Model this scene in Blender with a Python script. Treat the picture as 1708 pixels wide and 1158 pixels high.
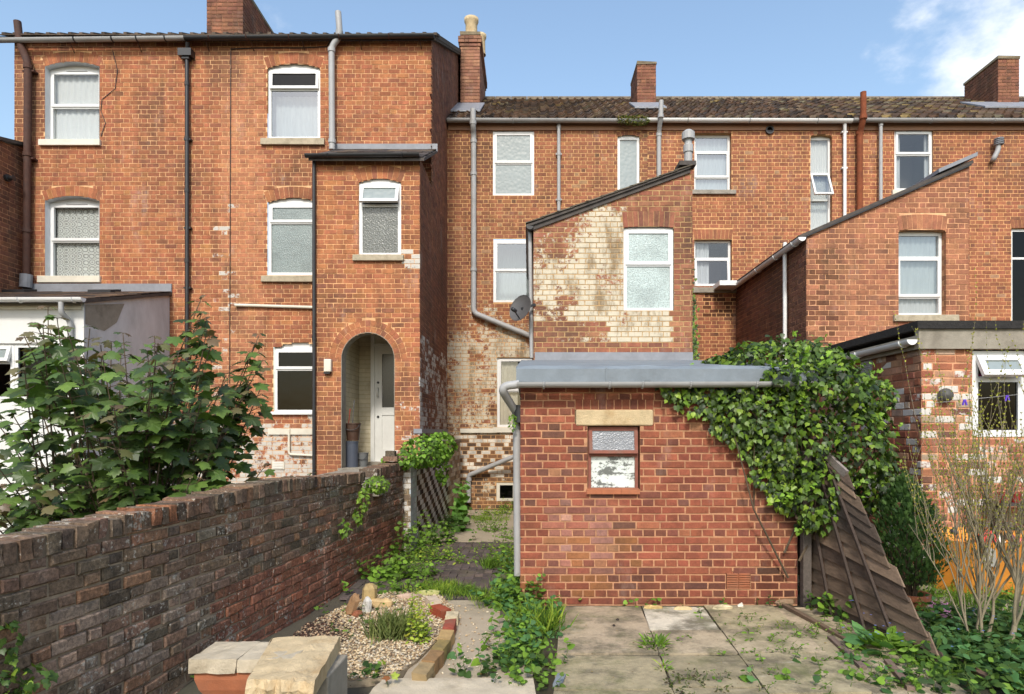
import bpy, math, random
import numpy as np
from mathutils import Vector, Matrix
R = random.Random(7)
SC = bpy.context.scene
COL = SC.collection
for o in list(bpy.data.objects): bpy.data.objects.remove(o)

# ------------------------------------------------------------------ camera
FX, CX, CY, EYE = 1080.0, 882.0, 720.0, 1.69      # focal length and vanishing point of the photo (1708x1158), eye height in m
cam = bpy.data.cameras.new('camera')
cam.sensor_width = 36.0; cam.lens = FX/1708*36
cam.shift_x = -(CX-854)/1708; cam.shift_y = (CY-579)/1708
cam.clip_start = 0.05; cam.clip_end = 2000
co = bpy.data.objects.new('camera', cam); COL.objects.link(co)
co.location = (0, 0, EYE); co.rotation_euler = (math.radians(90), 0, 0)
SC.camera = co
# ------------------------------------------------------------------ sky, sun, exposure
SUN_EL, SUN_AZ = math.radians(43), math.radians(4)    # behind the camera, a little to the left
sdir = Vector((-math.sin(SUN_AZ)*math.cos(SUN_EL), -math.cos(SUN_AZ)*math.cos(SUN_EL), math.sin(SUN_EL)))
W = bpy.data.worlds.new('World'); SC.world = W; W.use_nodes = True
nt = W.node_tree; nt.nodes.clear()
def N(t, ty, **kw):
    n = t.nodes.new(ty)
    for k, v in kw.items():
        if k.startswith('i_'):
            n.inputs[k[2:].replace('_', ' ')].default_value = v
        else: setattr(n, k, v)
    return n
out = N(nt, 'ShaderNodeOutputWorld'); bg = N(nt, 'ShaderNodeBackground'); bg.inputs['Strength'].default_value = 0.15
sky = N(nt, 'ShaderNodeTexSky', sky_type='NISHITA', sun_disc=False, sun_elevation=SUN_EL)
sky.sun_rotation = math.atan2(sdir.x, sdir.y); sky.altitude = 50; sky.air_density = 1.5; sky.dust_density = 2.3; sky.ozone_density = 2.0
tc = N(nt, 'ShaderNodeTexCoord')
# clouds: flattened noise over the whole dome
mp = N(nt, 'ShaderNodeMapping'); mp.inputs['Scale'].default_value = (1.5, 1.5, 2.6); mp.inputs['Location'].default_value = (12.64, 7.45, 10.95)
nz = N(nt, 'ShaderNodeTexNoise', i_Scale=1.7, i_Detail=9.0, i_Roughness=0.56)
dt = N(nt, 'ShaderNodeVectorMath', operation='DOT_PRODUCT'); dt.inputs[1].default_value = Vector((1.02, 0.98, 0.46)).normalized()
mr = N(nt, 'ShaderNodeMapRange', interpolation_type='SMOOTHSTEP'); mr.inputs[1].default_value = .955; mr.inputs[2].default_value = 0.992; mr.inputs[3].default_value = 0; mr.inputs[4].default_value = 0.11
ad = N(nt, 'ShaderNodeMath', operation='ADD')
cr = N(nt, 'ShaderNodeMapRange', interpolation_type='SMOOTHSTEP'); cr.inputs[1].default_value = 0.605; cr.inputs[2].default_value = 0.73
nz2 = N(nt, 'ShaderNodeTexNoise', i_Scale=5.0, i_Detail=6.0)
cm = N(nt, 'ShaderNodeMixRGB'); cm.inputs[1].default_value = (4.4, 4.7, 5.2, 1); cm.inputs[2].default_value = (6.0, 6.0, 6.0, 1)
mx = N(nt, 'ShaderNodeMixRGB')
L = nt.links.new
L(tc.outputs['Generated'], mp.inputs[0]); L(mp.outputs[0], nz.inputs[0]); L(tc.outputs['Generated'], dt.inputs[0])
L(dt.outputs['Value'], mr.inputs[0]); L(nz.outputs[0], ad.inputs[0]); L(mr.outputs[0], ad.inputs[1]); L(ad.outputs[0], cr.inputs[0])
L(tc.outputs['Generated'], nz2.inputs[0]); L(nz2.outputs[0], cm.inputs[0])
L(cr.outputs[0], mx.inputs[0]); L(sky.outputs[0], mx.inputs[1]); L(cm.outputs[0], mx.inputs[2])
L(mx.outputs[0], bg.inputs[0]); L(bg.outputs[0], out.inputs[0])
sl = bpy.data.lights.new('sun', 'SUN'); sl.energy = 2.0; sl.angle = math.radians(7.0); sl.color = (1, .95, .87)
so = bpy.data.objects.new('sun', sl); COL.objects.link(so)
so.rotation_euler = (-sdir).to_track_quat('-Z', 'Y').to_euler(); so.location = sdir*40
SC.view_settings.view_transform = 'Standard'; SC.view_settings.look = 'None'
SC.view_settings.exposure = 0.66; SC.view_settings.gamma = 1; SC.view_settings.use_curve_mapping = False
SC.cycles.max_bounces = 6; SC.cycles.transparent_max_bounces = 12; SC.cycles.use_denoising = True
SC.cycles.caustics_reflective = False; SC.cycles.caustics_refractive = False

# ------------------------------------------------------------------ helpers
def P(px, py, Y):                       # photo pixel at a known depth -> world
    return Vector(((px-CX)/FX*Y, Y, EYE-(py-CY)/FX*Y))
def XX(px, Y): return (px-CX)/FX*Y
def ZZ(py, Y): return EYE-(py-CY)/FX*Y
def G(px, py, z=0.0):                   # photo pixel on the horizontal plane z
    Y = FX*(EYE-z)/(py-CY); return Vector(((px-CX)/FX*Y, Y, z))
def lin(r, g, b):
    f = lambda c: ((c/255+.055)/1.055)**2.4 if c > 10 else c/255/12.92
    return (f(r), f(g), f(b))
def jt(c, a=.8, b=1.2):
    k = R.uniform(a, b); return tuple(v*k for v in c)
def V(*a): return Vector(a)

class MB:
    def __init__(s): s.v = []; s.f = []; s.c = []
    def add(s, vs, fs, col=(1, 1, 1, 1)):
        n = len(s.v); s.v.extend([tuple(p) for p in vs])
        if len(col) == 3: col = (*col, 1)
        for f in fs: s.f.append([i+n for i in f]); s.c.append(col)
        return s
    def box(s, x0, x1, y0, y1, z0, z1, col=(1, 1, 1, 1), j=0):
        vs = [(x, y, z) for z in (z0, z1) for y in (y0, y1) for x in (x0, x1)]
        if j: vs = [(a+R.uniform(-j, j), b+R.uniform(-j, j), c+R.uniform(-j, j)) for a, b, c in vs]
        return s.add(vs, [(0, 2, 3, 1), (4, 5, 7, 6), (0, 1, 5, 4), (2, 6, 7, 3), (0, 4, 6, 2), (1, 3, 7, 5)], col)
    def obox(s, o, a, b, c, col=(1, 1, 1, 1)):      # corner o, edges a b c (right handed)
        o, a, b, c = Vector(o), Vector(a), Vector(b), Vector(c)
        vs = [o+a*i+b*j+c*k for k in (0, 1) for j in (0, 1) for i in (0, 1)]
        return s.add(vs, [(0, 2, 3, 1), (4, 5, 7, 6), (0, 1, 5, 4), (2, 6, 7, 3), (0, 4, 6, 2), (1, 3, 7, 5)], col)
    def bar(s, p, q, w, h, up=(0, 0, 1), col=(1, 1, 1, 1)):
        p, q = Vector(p), Vector(q); d = (q-p).normalized(); u = Vector(up)
        sx = d.cross(u).normalized(); u = sx.cross(d).normalized()
        return s.obox(p-sx*w/2-u*h/2, sx*w, q-p, u*h, col)
    def tube(s, pts, r, n=10, cap=True, col=(1, 1, 1, 1)):
        pts = [Vector(p) for p in pts]; rs = r if isinstance(r, (list, tuple)) else [r]*len(pts)
        rings = []; pu = None
        for i, p in enumerate(pts):
            d = (pts[min(i+1, len(pts)-1)]-pts[max(i-1, 0)]).normalized()
            if pu is None: pu = d.orthogonal().normalized()
            u = (pu-d*pu.dot(d)).normalized(); pu = u; w = d.cross(u)
            rings.append([p+(u*math.cos(2*math.pi*k/n)+w*math.sin(2*math.pi*k/n))*rs[i] for k in range(n)])
        vs = [q for r_ in rings for q in r_]; fs = []
        for i in range(len(pts)-1):
            for k in range(n): fs.append((i*n+k, i*n+(k+1) % n, (i+1)*n+(k+1) % n, (i+1)*n+k))
        if cap: fs.append(tuple(range(n-1, -1, -1))); fs.append(tuple((len(pts)-1)*n+k for k in range(n)))
        return s.add(vs, fs, col)
    def lathe(s, c, prof, n=20, axis=(0, 0, 1), col=(1, 1, 1, 1)):   # prof: (radius, height)
        ax = Vector(axis).normalized(); u = ax.orthogonal().normalized(); w = ax.cross(u); c = Vector(c)
        vs = [c+ax*h+(u*math.cos(2*math.pi*k/n)+w*math.sin(2*math.pi*k/n))*r for r, h in prof for k in range(n)]
        fs = [(i*n+k, i*n+(k+1) % n, (i+1)*n+(k+1) % n, (i+1)*n+k) for i in range(len(prof)-1) for k in range(n)]
        return s.add(vs, fs, col)
    def quad(s, *p, col=(1, 1, 1, 1)): return s.add(p, [tuple(range(len(p)))], col)
    def mesh(s, name):
        me = bpy.data.meshes.new(name); me.from_pydata(s.v, [], s.f)
        ca = me.color_attributes.new('Col', 'FLOAT_COLOR', 'CORNER')
        cnt = np.array([len(f) for f in s.f]); cc = np.repeat(np.array(s.c, dtype=np.float32).reshape(-1, 4), cnt, axis=0)
        ca.data.foreach_set('color', cc.ravel()); me.update(); return me
    def build(s, name, mat, parent=None, smooth=False, bevel=0, **props):
        if mat is not None and 'defcol' in mat and all(c == (1, 1, 1, 1) for c in s.c): s.c = [(*mat['defcol'], 1)]*len(s.c)
        me = s.mesh(name); return link(name, me, mat, parent, smooth, bevel, **props)

def link(name, me, mat, parent=None, smooth=False, bevel=0, **props):
    o = bpy.data.objects.new(name, me); COL.objects.link(o)
    if mat is not None and not me.materials: me.materials.append(mat)
    if smooth: me.polygons.foreach_set('use_smooth', [True]*len(me.polygons))
    if bevel:
        m = o.modifiers.new('bevel', 'BEVEL'); m.width = bevel; m.segments = 2; m.limit_method = 'ANGLE'
    if parent is not None: setp(o, parent)
    for k, v in props.items(): o[k] = v
    return o
def setp(o, parent):
    o.parent = parent
    if parent.type == 'EMPTY': o.matrix_parent_inverse = Matrix.Translation(-Vector(parent.location))
def thing(name, loc, label, cat, group=None):
    o = bpy.data.objects.new(name, None); COL.objects.link(o); o.location = loc; o.empty_display_size = .2
    o['label'] = label; o['category'] = cat
    if group: o['group'] = group
    return o
def tag(o, label, cat, group=None):
    o['label'] = label; o['category'] = cat
    if group: o['group'] = group
    return o
def struct(o): o['kind'] = 'structure'; return o

import bmesh
from mathutils import noise as MN
def rough(o, length=.05, amp=.006, scale=9.0, flat=False):   # subdivide to about `length` and wear the surface
    bm = bmesh.new(); bm.from_mesh(o.data)
    for _ in range(5):
        es = [e for e in bm.edges if e.calc_length() > length*1.5]
        if not es: break
        bmesh.ops.subdivide_edges(bm, edges=es, cuts=1, use_grid_fill=True)
    bm.normal_update(); sd = R.uniform(0, 50)
    for v in bm.verts:
        n1 = MN.fractal(v.co*scale+Vector((sd, 0, 0)), .8, 2.0, 4); k = amp*n1
        sh = max(0, len([f for f in v.link_faces if f.normal.dot(v.normal) < .75]))
        v.co += v.normal*(k-(amp*.9*abs(MN.noise(v.co*scale*1.7+Vector((sd, 3, 0)))) if sh else 0))
    bm.to_mesh(o.data); bm.free(); o.data.update(); return o
# ------------------------------------------------------------------ materials
def newmat(name):
    m = bpy.data.materials.new(name); m.use_nodes = True; t = m.node_tree; t.nodes.clear()
    o = N(t, 'ShaderNodeOutputMaterial'); b = N(t, 'ShaderNodeBsdfPrincipled'); t.links.new(b.outputs[0], o.inputs[0])
    return m, t, b, o
def colsrc(t):                            # Col attribute x object colour (and the same for alpha)
    a = N(t, 'ShaderNodeVertexColor', layer_name='Col'); oi = N(t, 'ShaderNodeObjectInfo')
    m = N(t, 'ShaderNodeMixRGB', blend_type='MULTIPLY', i_Fac=1.0)
    t.links.new(a.outputs[0], m.inputs[1]); t.links.new(oi.outputs['Color'], m.inputs[2])
    p = N(t, 'ShaderNodeMath', operation='MULTIPLY'); t.links.new(a.outputs[1], p.inputs[0]); t.links.new(oi.outputs['Alpha'], p.inputs[1])
    return m.outputs[0], p.outputs[0]
def mixc(t, fac, a, b, mode='MIX'):
    m = N(t, 'ShaderNodeMixRGB', blend_type=mode)
    for s, v in ((0, fac), (1, a), (2, b)):
        if isinstance(v, (int, float)): m.inputs[s].default_value = v
        elif isinstance(v, tuple): m.inputs[s].default_value = (*v[:3], 1)
        else: t.links.new(v, m.inputs[s])
    return m.outputs[0]
def noise(t, scale, detail=5, rough=.6, vec=None, stretch=None):
    n = N(t, 'ShaderNodeTexNoise', i_Scale=scale, i_Detail=detail, i_Roughness=rough)
    if vec is None:
        g = N(t, 'ShaderNodeNewGeometry'); vec = g.outputs['Position']
    if stretch:
        mp = N(t, 'ShaderNodeMapping'); mp.inputs['Scale'].default_value = stretch; t.links.new(vec, mp.inputs[0]); vec = mp.outputs[0]
    t.links.new(vec, n.inputs['Vector']); return n.outputs[0]
def ramp(t, v, a, b, lo=0., hi=1., smooth=True):
    m = N(t, 'ShaderNodeMapRange'); m.interpolation_type = 'SMOOTHSTEP' if smooth else 'LINEAR'
    m.inputs[1].default_value = a; m.inputs[2].default_value = b; m.inputs[3].default_value = lo; m.inputs[4].default_value = hi
    t.links.new(v, m.inputs[0]); return m.outputs[0]
def math_(t, op, a, b):
    m = N(t, 'ShaderNodeMath', operation=op)
    for s, v in ((0, a), (1, b)):
        if isinstance(v, (int, float)): m.inputs[s].default_value = v
        else: t.links.new(v, m.inputs[s])
    return m.outputs[0]
def bump(t, b, h, strength=.3, dist=.01):
    n = N(t, 'ShaderNodeBump'); n.inputs['Strength'].default_value = strength; n.inputs['Distance'].default_value = dist
    t.links.new(h, n.inputs['Height']); t.links.new(n.outputs[0], b.inputs['Normal']); return n

def brick_mat(name, paint=(.62, .55, .42), soot=.35, bloom=.15, bump_s=.5, lichen=0.0, streak=0.0):
    m, t, b, o = newmat(name); c, al = colsrc(t)
    f1 = noise(t, 55, 6, .7); f2 = noise(t, 11, 4)
    c = mixc(t, 1, c, mixc(t, f1, (.62, .62, .62), (1.42, 1.42, 1.42)), 'MULTIPLY')
    c = mixc(t, ramp(t, f2, .35, .75), c, mixc(t, 1, c, (1.02, 1.0, .97), 'MULTIPLY'))
    big = noise(t, .9, 6, .62, stretch=(1, 1, .55))
    c = mixc(t, ramp(t, big, .47, .70, 0, soot), c, (.075, .05, .036))
    stk = noise(t, 1.0, 7, .7, stretch=(3.2, 3.2, .28)); c = mixc(t, ramp(t, stk, .50, .70, 0, soot*.8), c, (.085, .058, .042))
    mid = noise(t, 5.5, 6, .72); c = mixc(t, 1, c, mixc(t, ramp(t, mid, .3, .7), (.74, .74, .74), (1.2, 1.18, 1.12)), 'MULTIPLY')
    big2 = noise(t, 1.6, 7, .7, stretch=(1.5, 1.5, .6))
    c = mixc(t, ramp(t, big2, .56, .74, 0, bloom), c, (.55, .45, .38))
    if lichen:
        li = math_(t, 'ADD', math_(t, 'MULTIPLY', noise(t, 34, 4, .7), .55), math_(t, 'MULTIPLY', noise(t, 3.0, 5, .7), .45)); c = mixc(t, ramp(t, li, .555, .60, 0, lichen), c, (.40, .38, .33))
        c = mixc(t, 1, c, mixc(t, ramp(t, noise(t, 38, 6, .8), .3, .7), (.5, .5, .5), (1.55, 1.5, 1.45)), 'MULTIPLY')
        li2 = noise(t, 5, 5, .7); c = mixc(t, ramp(t, li2, .58, .75, 0, .5), c, (.045, .04, .04))
    # old paint: alpha 1 = none (0 = full); worn off by fine noise
    pn = math_(t, 'ADD', math_(t, 'MULTIPLY', noise(t, 16, 7, .75), .5), math_(t, 'MULTIPLY', noise(t, 3.2, 6, .7), .5)); pn = math_(t, 'ADD', math_(t, 'MULTIPLY', math_(t, 'SUBTRACT', pn, .5), 2.6), .5); pa = math_(t, 'SUBTRACT', 1.0, al)
    pf = ramp(t, math_(t, 'ADD', pn, math_(t, 'SUBTRACT', pa, .5)), .42, .57)
    pf = math_(t, 'MULTIPLY', pf, ramp(t, pa, .02, .2))
    pcol = mixc(t, noise(t, 5, 5), paint, tuple(x*.72 for x in paint))
    if streak: pcol = mixc(t, ramp(t, noise(t, 2.6, 7, .72, stretch=(1.6, 1.6, .55)), .45, .64, 0, streak), pcol, (.17, .105, .045))
    c = mixc(t, pf, c, pcol)
    t.links.new(c, b.inputs['Base Color']); b.inputs['Roughness'].default_value = .92
    b.inputs['Specular IOR Level'].default_value = .2
    h = math_(t, 'ADD', math_(t, 'MULTIPLY', f1, .6), noise(t, 160, 3)); bump(t, b, h, bump_s, .006)
    return m
def plain(name, col, rough=.6, spec=.4, var=.15, scale=8, bmp=0, metal=0, dirt=0, dirtcol=(.08, .07, .055), attr=False, stretch=None):
    m, t, b, o = newmat(name)
    c = col
    if attr: c, _ = colsrc(t)
    n1 = noise(t, scale, 6, .65, stretch=stretch)
    c = mixc(t, 1, c, mixc(t, n1, (1-var*1.6,)*3, (1+var*1.6,)*3), 'MULTIPLY')
    if dirt:
        d = noise(t, scale*.35, 7, .7, stretch=stretch); c = mixc(t, ramp(t, d, .46, .72, 0, dirt), c, dirtcol)
    t.links.new(c, b.inputs['Base Color']); b.inputs['Roughness'].default_value = rough
    b.inputs['Specular IOR Level'].default_value = spec; b.inputs['Metallic'].default_value = metal
    if bmp: bump(t, b, noise(t, scale*9, 4, .7), bmp, .01)
    return m
def glass_mat(name, tint=(.8, .85, .84), refl=.16, rough=.02, ior=1.5):
    m, t, b, o = newmat(name); t.nodes.remove(b)
    tr = N(t, 'ShaderNodeBsdfTransparent'); tr.inputs[0].default_value = (*tint, 1)
    gl = N(t, 'ShaderNodeBsdfGlossy'); gl.inputs['Roughness'].default_value = rough; gl.inputs[0].default_value = (.95, .97, 1, 1)
    lw = N(t, 'ShaderNodeLayerWeight'); lw.inputs['Blend'].default_value = .5; f0 = ((ior-1)/(ior+1))**2
    f = math_(t, 'ADD', math_(t, 'MULTIPLY', math_(t, 'POWER', lw.outputs['Facing'], 5.0), 1-f0), f0+refl); mx = N(t, 'ShaderNodeMixShader')
    bm = N(t, 'ShaderNodeBump'); bm.inputs['Strength'].default_value = .04; bm.inputs['Distance'].default_value = .05
    t.links.new(noise(t, 3.5, 2), bm.inputs['Height']); t.links.new(bm.outputs[0], gl.inputs['Normal'])
    t.links.new(f, mx.inputs[0]); t.links.new(tr.outputs[0], mx.inputs[1]); t.links.new(gl.outputs[0], mx.inputs[2]); t.links.new(mx.outputs[0], o.inputs[0])
    return m
def frosted(name, col, scale=70, rough=.28, contrast=.35, patch=.4):
    m, t, b, o = newmat(name)
    g = N(t, 'ShaderNodeNewGeometry'); vo = N(t, 'ShaderNodeTexVoronoi', i_Scale=scale); vo.feature = 'SMOOTH_F1'
    t.links.new(g.outputs['Position'], vo.inputs['Vector'])
    n = noise(t, 2.2, 4, stretch=(1, 1, 1.4))
    c = mixc(t, ramp(t, vo.outputs['Distance'], .1, .6), tuple(x*(1-contrast) for x in col), tuple(min(1, x*(1+contrast)) for x in col))
    c = mixc(t, ramp(t, n, .4, .68, 0, patch), c, tuple(x*.45 for x in col))
    t.links.new(c, b.inputs['Base Color']); b.inputs['Roughness'].default_value = rough; b.inputs['Specular IOR Level'].default_value = .8
    bump(t, b, vo.outputs['Distance'], .5, .01); return m
def lace(name, scale=22, col=(.78, .78, .76), hole=.5):
    m, t, b, o = newmat(name)
    g = N(t, 'ShaderNodeNewGeometry'); vo = N(t, 'ShaderNodeTexVoronoi', i_Scale=scale); vo.feature = 'F1'; vo.inputs['Randomness'].default_value = .12
    t.links.new(g.outputs['Position'], vo.inputs['Vector'])
    wv = math_(t, 'SINE', math_(t, 'MULTIPLY', vo.outputs['Distance'], 26.0), 0)
    a = ramp(t, wv, -.4, .4, 1-hole, 1)
    t.links.new(a, b.inputs['Alpha']); b.inputs['Base Color'].default_value = (*col, 1); b.inputs['Roughness'].default_value = .9
    b.inputs['Specular IOR Level'].default_value = .1
    return m
def leaf_mat(name, rough=.42, transl=.25, spec=.45):
    m, t, b, o = newmat(name); c, _ = colsrc(t)
    n = noise(t, 30, 3); c = mixc(t, 1, c, mixc(t, n, (.88, .88, .75), (1.4, 1.36, 1.15)), 'MULTIPLY')
    t.links.new(c, b.inputs['Base Color']); b.inputs['Roughness'].default_value = rough; b.inputs['Specular IOR Level'].default_value = spec
    tr = N(t, 'ShaderNodeBsdfTranslucent'); t.links.new(mixc(t, 1, c, (1.3, 1.5, .6), 'MULTIPLY'), tr.inputs[0])
    mx = N(t, 'ShaderNodeMixShader'); mx.inputs[0].default_value = transl
    t.links.new(b.outputs[0], mx.inputs[1]); t.links.new(tr.outputs[0], mx.inputs[2]); t.links.new(mx.outputs[0], o.inputs[0]); return m

M = {}
M['brickA'] = brick_mat('brick orange', paint=(.62, .58, .52), soot=.58, bloom=.34)
M['brickB'] = brick_mat('brick brown red', paint=(.66, .59, .455), soot=.55, bloom=.26, streak=.8)
M['brickC'] = brick_mat('brick red orange', paint=(.62, .56, .45), soot=.52, bloom=.24)
M['brickS'] = brick_mat('brick dark red', paint=(.6, .5, .45), soot=.30, bloom=.22, bump_s=.5)
M['brickW'] = brick_mat('brick weathered', paint=(.42, .42, .42), soot=.4, bloom=.22, bump_s=1.0, lichen=.9)
M['brickO'] = brick_mat('brick reclaimed', paint=(.70, .66, .60), soot=.18, bloom=.20, bump_s=.6)
M['mortar'] = plain('mortar', (.5, .4, .3), .95, .1, .3, 14, .6, attr=True, dirt=.35, dirtcol=(.1, .08, .06))
M['upvc'] = plain('white window plastic', (.73, .73, .72), .35, .5, .03, 3, dirt=.12, dirtcol=(.4, .38, .33))
M['cream'] = plain('cream paint', (.66, .62, .52), .6, .3, .08, 6, .1, dirt=.3, dirtcol=(.3, .26, .2))
M['whitepaint'] = plain('white painted brick', (.66, .68, .71), .75, .2, .08, 9, .3, dirt=.25, dirtcol=(.25, .24, .22))
M['stone'] = plain('sill stone', (.42, .36, .26), .9, .2, .2, 16, .4, dirt=.5, dirtcol=(.16, .13, .09))
M['stonegrey'] = plain('grey sill stone', (.30, .27, .23), .9, .2, .25, 20, .5, dirt=.5)
M['greyplastic'] = plain('grey plastic pipe', (.36, .36, .36), .5, .4, .1, 5, dirt=.3, dirtcol=(.17, .15, .12))
M['whiteplastic'] = plain('white plastic pipe', (.75, .75, .74), .4, .4, .05, 5, dirt=.15, dirtcol=(.35, .3, .25))
M['blackplastic'] = plain('black plastic', (.02, .02, .022), .45, .5, .2, 6, dirt=.3, dirtcol=(.06, .06, .055))
M['iron'] = plain('rusty iron pipe', (.075, .035, .025), .75, .3, .35, 12, .3, dirt=.5, dirtcol=(.05, .045, .045))
M['rust'] = plain('rust orange pipe', (.22, .065, .028), .8, .2, .3, 10, .3, dirt=.5, dirtcol=(.08, .035, .025))
M['lead'] = plain('lead flashing', (.23, .24, .265), .55, .4, .2, 7, .2, dirt=.35, dirtcol=(.14, .14, .15))
M['felt'] = plain('blue grey roof felt', (.185, .215, .24), .6, .35, .2, 4, .25, dirt=.6, dirtcol=(.12, .13, .135), stretch=(1, 2.5, 1))
M['feltedge'] = plain('dark roof felt', (.035, .033, .032), .9, .2, .4, 30, .8)
M['slate'] = plain('roof slate', (.075, .06, .055), .75, .3, .4, 9, .4, dirt=.5, dirtcol=(.12, .1, .075), attr=True)
M['tile'] = plain('weathered roof tile', (.1, .08, .06), .92, .15, .4, 14, .6, attr=True, dirt=.55, dirtcol=(.045, .038, .03))
M['concrete'] = plain('concrete', (.30, .27, .22), .92, .15, .2, 9, .5, dirt=.5, dirtcol=(.12, .10, .075))
M['render'] = plain('grey render', (.60, .60, .61), .9, .15, .14, 5, .35, dirt=.5, dirtcol=(.36, .355, .35), stretch=(1, 1, .5))
M['whiterender'] = plain('white render', (.68, .68, .66), .85, .2, .05, 4, .2, dirt=.25, dirtcol=(.42, .40, .36))
M['darkroom'] = plain('room', (.07, .066, .06), .9, .1, .2, 3)
M['door'] = plain('white door paint', (.66, .66, .63), .45, .4, .05, 4, dirt=.25, dirtcol=(.35, .33, .3))
M['porchwall'] = plain('cream painted brick', (.58, .52, .38), .8, .2, .1, 8, .3, dirt=.45, dirtcol=(.26, .21, .12))
M['terracotta'] = plain('terracotta', (.36, .13, .065), .85, .2, .2, 12, .3, dirt=.4, dirtcol=(.2, .14, .1))
M['glass'] = glass_mat('window glass', tint=(.93, .95, .94), refl=.045)
M['glassdark'] = glass_mat('dark window glass', tint=(.14, .14, .135), refl=0, ior=1.35)
M['glassbright'] = glass_mat('bright window glass', refl=.15)
M['frost'] = frosted('frosted glass', (.17, .21, .205), 60)
M['frostdark'] = frosted('dark frosted glass', (.085, .09, .08), 48, .25, .6)
M['frostpale'] = frosted('pale frosted glass', (.34, .41, .40), 55, .3, .3)
M['frostgrey'] = frosted('grey obscured glass', (.25, .29, .29), 16, .18, .03, .10)
M['lace'] = lace('lace curtain', 24, (.58, .59, .59), hole=.22)
M['lace2'] = lace('patterned lace curtain', 8.5, (.60, .61, .59), hole=.5)
M['net'] = plain('net curtain', (.38, .395, .41), .95, .1, .2, 9, stretch=(4, 1, .4))
M['curtain'] = plain('beige curtain', (.40, .375, .32), .95, .1, .12, 12)
M['wood'] = plain('weathered wood', (.13, .1, .08), .88, .15, .35, 7, .6, attr=True, dirt=.4, dirtcol=(.05, .042, .036), stretch=(6, 1.2, 6))
M['sandstone'] = plain('sandstone', (.56, .44, .27), .92, .15, .25, 9, .9, dirt=.65, dirtcol=(.36, .22, .09))
M['slab'] = plain('paving slab', (.30, .26, .20), .92, .15, .3, 9, .5, attr=True, dirt=.75, dirtcol=(.13, .115, .075))
def _slab():
    m, t, b, o = newmat('worn paving slab'); c, _ = colsrc(t)
    c = mixc(t, 1, c, mixc(t, noise(t, 24, 7, .75), (.62, .62, .62), (1.38, 1.38, 1.38)), 'MULTIPLY')
    c = mixc(t, ramp(t, noise(t, 2.3, 8, .72), .42, .64, 0, .85), c, (.115, .10, .068))
    c = mixc(t, ramp(t, noise(t, 1.4, 8, .75), .47, .66, 0, .7), c, (.12, .13, .05))
    c = mixc(t, ramp(t, noise(t, 7, 8, .8, stretch=(.5, 2, 1)), .58, .72, 0, .5), c, (.5, .46, .38))
    c = mixc(t, ramp(t, noise(t, 60, 3), .66, .72, 0, .6), c, (.06, .05, .035))
    t.links.new(c, b.inputs['Base Color']); b.inputs['Roughness'].default_value = .92; b.inputs['Specular IOR Level'].default_value = .2
    bump(t, b, math_(t, 'ADD', noise(t, 9, 7, .75, stretch=(.5, 2, 1)), math_(t, 'MULTIPLY', noise(t, 90, 3), .3)), .55, .02); return m
M['flag'] = _slab()
M['leaf'] = leaf_mat('leaf'); M['ivyleaf'] = leaf_mat('ivy leaf', .42, .2, .32); M['matleaf'] = leaf_mat('soft leaf', .6, .3, .25)
M['bark'] = plain('bark', (.10, .075, .05), .9, .15, .3, 20, .4)
M['palebark'] = plain('pale bark', (.25, .21, .14), .85, .2, .25, 20, .4, dirt=.5, dirtcol=(.16, .15, .09))
M['flower'] = leaf_mat('petal', .6, .3, .2)
M['col'] = plain('painted', (.5, .5, .5), .5, .4, .1, 8, attr=True, dirt=.25, dirtcol=(.15, .12, .1))
M['pebble'] = plain('pebble', (.5, .42, .3), .85, .25, .12, 40, attr=True)
M['soil'] = plain('soil', (.045, .034, .025), .95, .1, .5, 18, 1.0)

for k_, c_ in (('slate', (.07, .06, .055)), ('tile', (.085, .07, .055)), ('wood', (.12, .1, .08)), ('slab', (.3, .26, .2)), ('mortar', (.4, .33, .25)), ('col', (.3, .28, .25)), ('brickW', (.12, .09, .07))): M[k_]['defcol'] = c_
# ------------------------------------------------------------------ brick walls, brick by brick
def pal(*items, spread=.62):                          # weighted palette: (weight, (r,g,b) as seen in daylight sRGB)
    cols = [lin(*c) for w, c in items]; ws = [w for w, c in items]
    mean = [sum(c[i]*w for c, w in zip(cols, ws))/sum(ws) for i in range(3)]; cols = [tuple(m+(x-m)*spread for x, m in zip(c, mean)) for c in cols]
    def f(u, z):
        c = R.choices(cols, ws)[0]; c = (c[0]*.77, c[1]*.90, c[2]*.92); k = R.uniform(.88, 1.12); h = R.uniform(.95, 1.06); g = .3*c[0]+.6*c[1]+.1*c[2]; c = tuple(v*.82+g*.18 for v in c)
        return (min(.9, c[0]*k), min(.9, c[1]*k*h), min(.9, c[2]*k))
    return f
PAL_A = pal((6, (188, 102, 62)), (3, (196, 112, 62)), (2.5, (178, 94, 60)), (1.4, (166, 94, 68)), (.4, (206, 128, 64)), (.25, (140, 84, 64)))
PAL_A2 = pal((6, (190, 104, 62)), (3, (200, 116, 60)), (2, (178, 94, 60)), (1, (162, 92, 70)), (.25, (146, 88, 66)))
PAL_B = pal((6, (174, 98, 64)), (2.5, (184, 108, 64)), (2.4, (156, 88, 62)), (.7, (124, 78, 60)), (.35, (190, 142, 100)), (.2, (100, 70, 58)))
PAL_C = pal((6, (180, 98, 64)), (2.5, (188, 106, 64)), (2, (164, 90, 62)), (.6, (136, 82, 64)), (.25, (190, 146, 108)))
PAL_CE = pal((5, (186, 108, 74)), (3, (194, 116, 76)), (2, (174, 100, 72)), (.5, (152, 96, 76)))
PAL_S = pal((5, (162, 78, 52)), (3, (148, 70, 48)), (2.5, (132, 70, 54)), (.7, (116, 70, 58)), (1, (174, 92, 60)), (.15, (184, 118, 78)), spread=.9)
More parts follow.
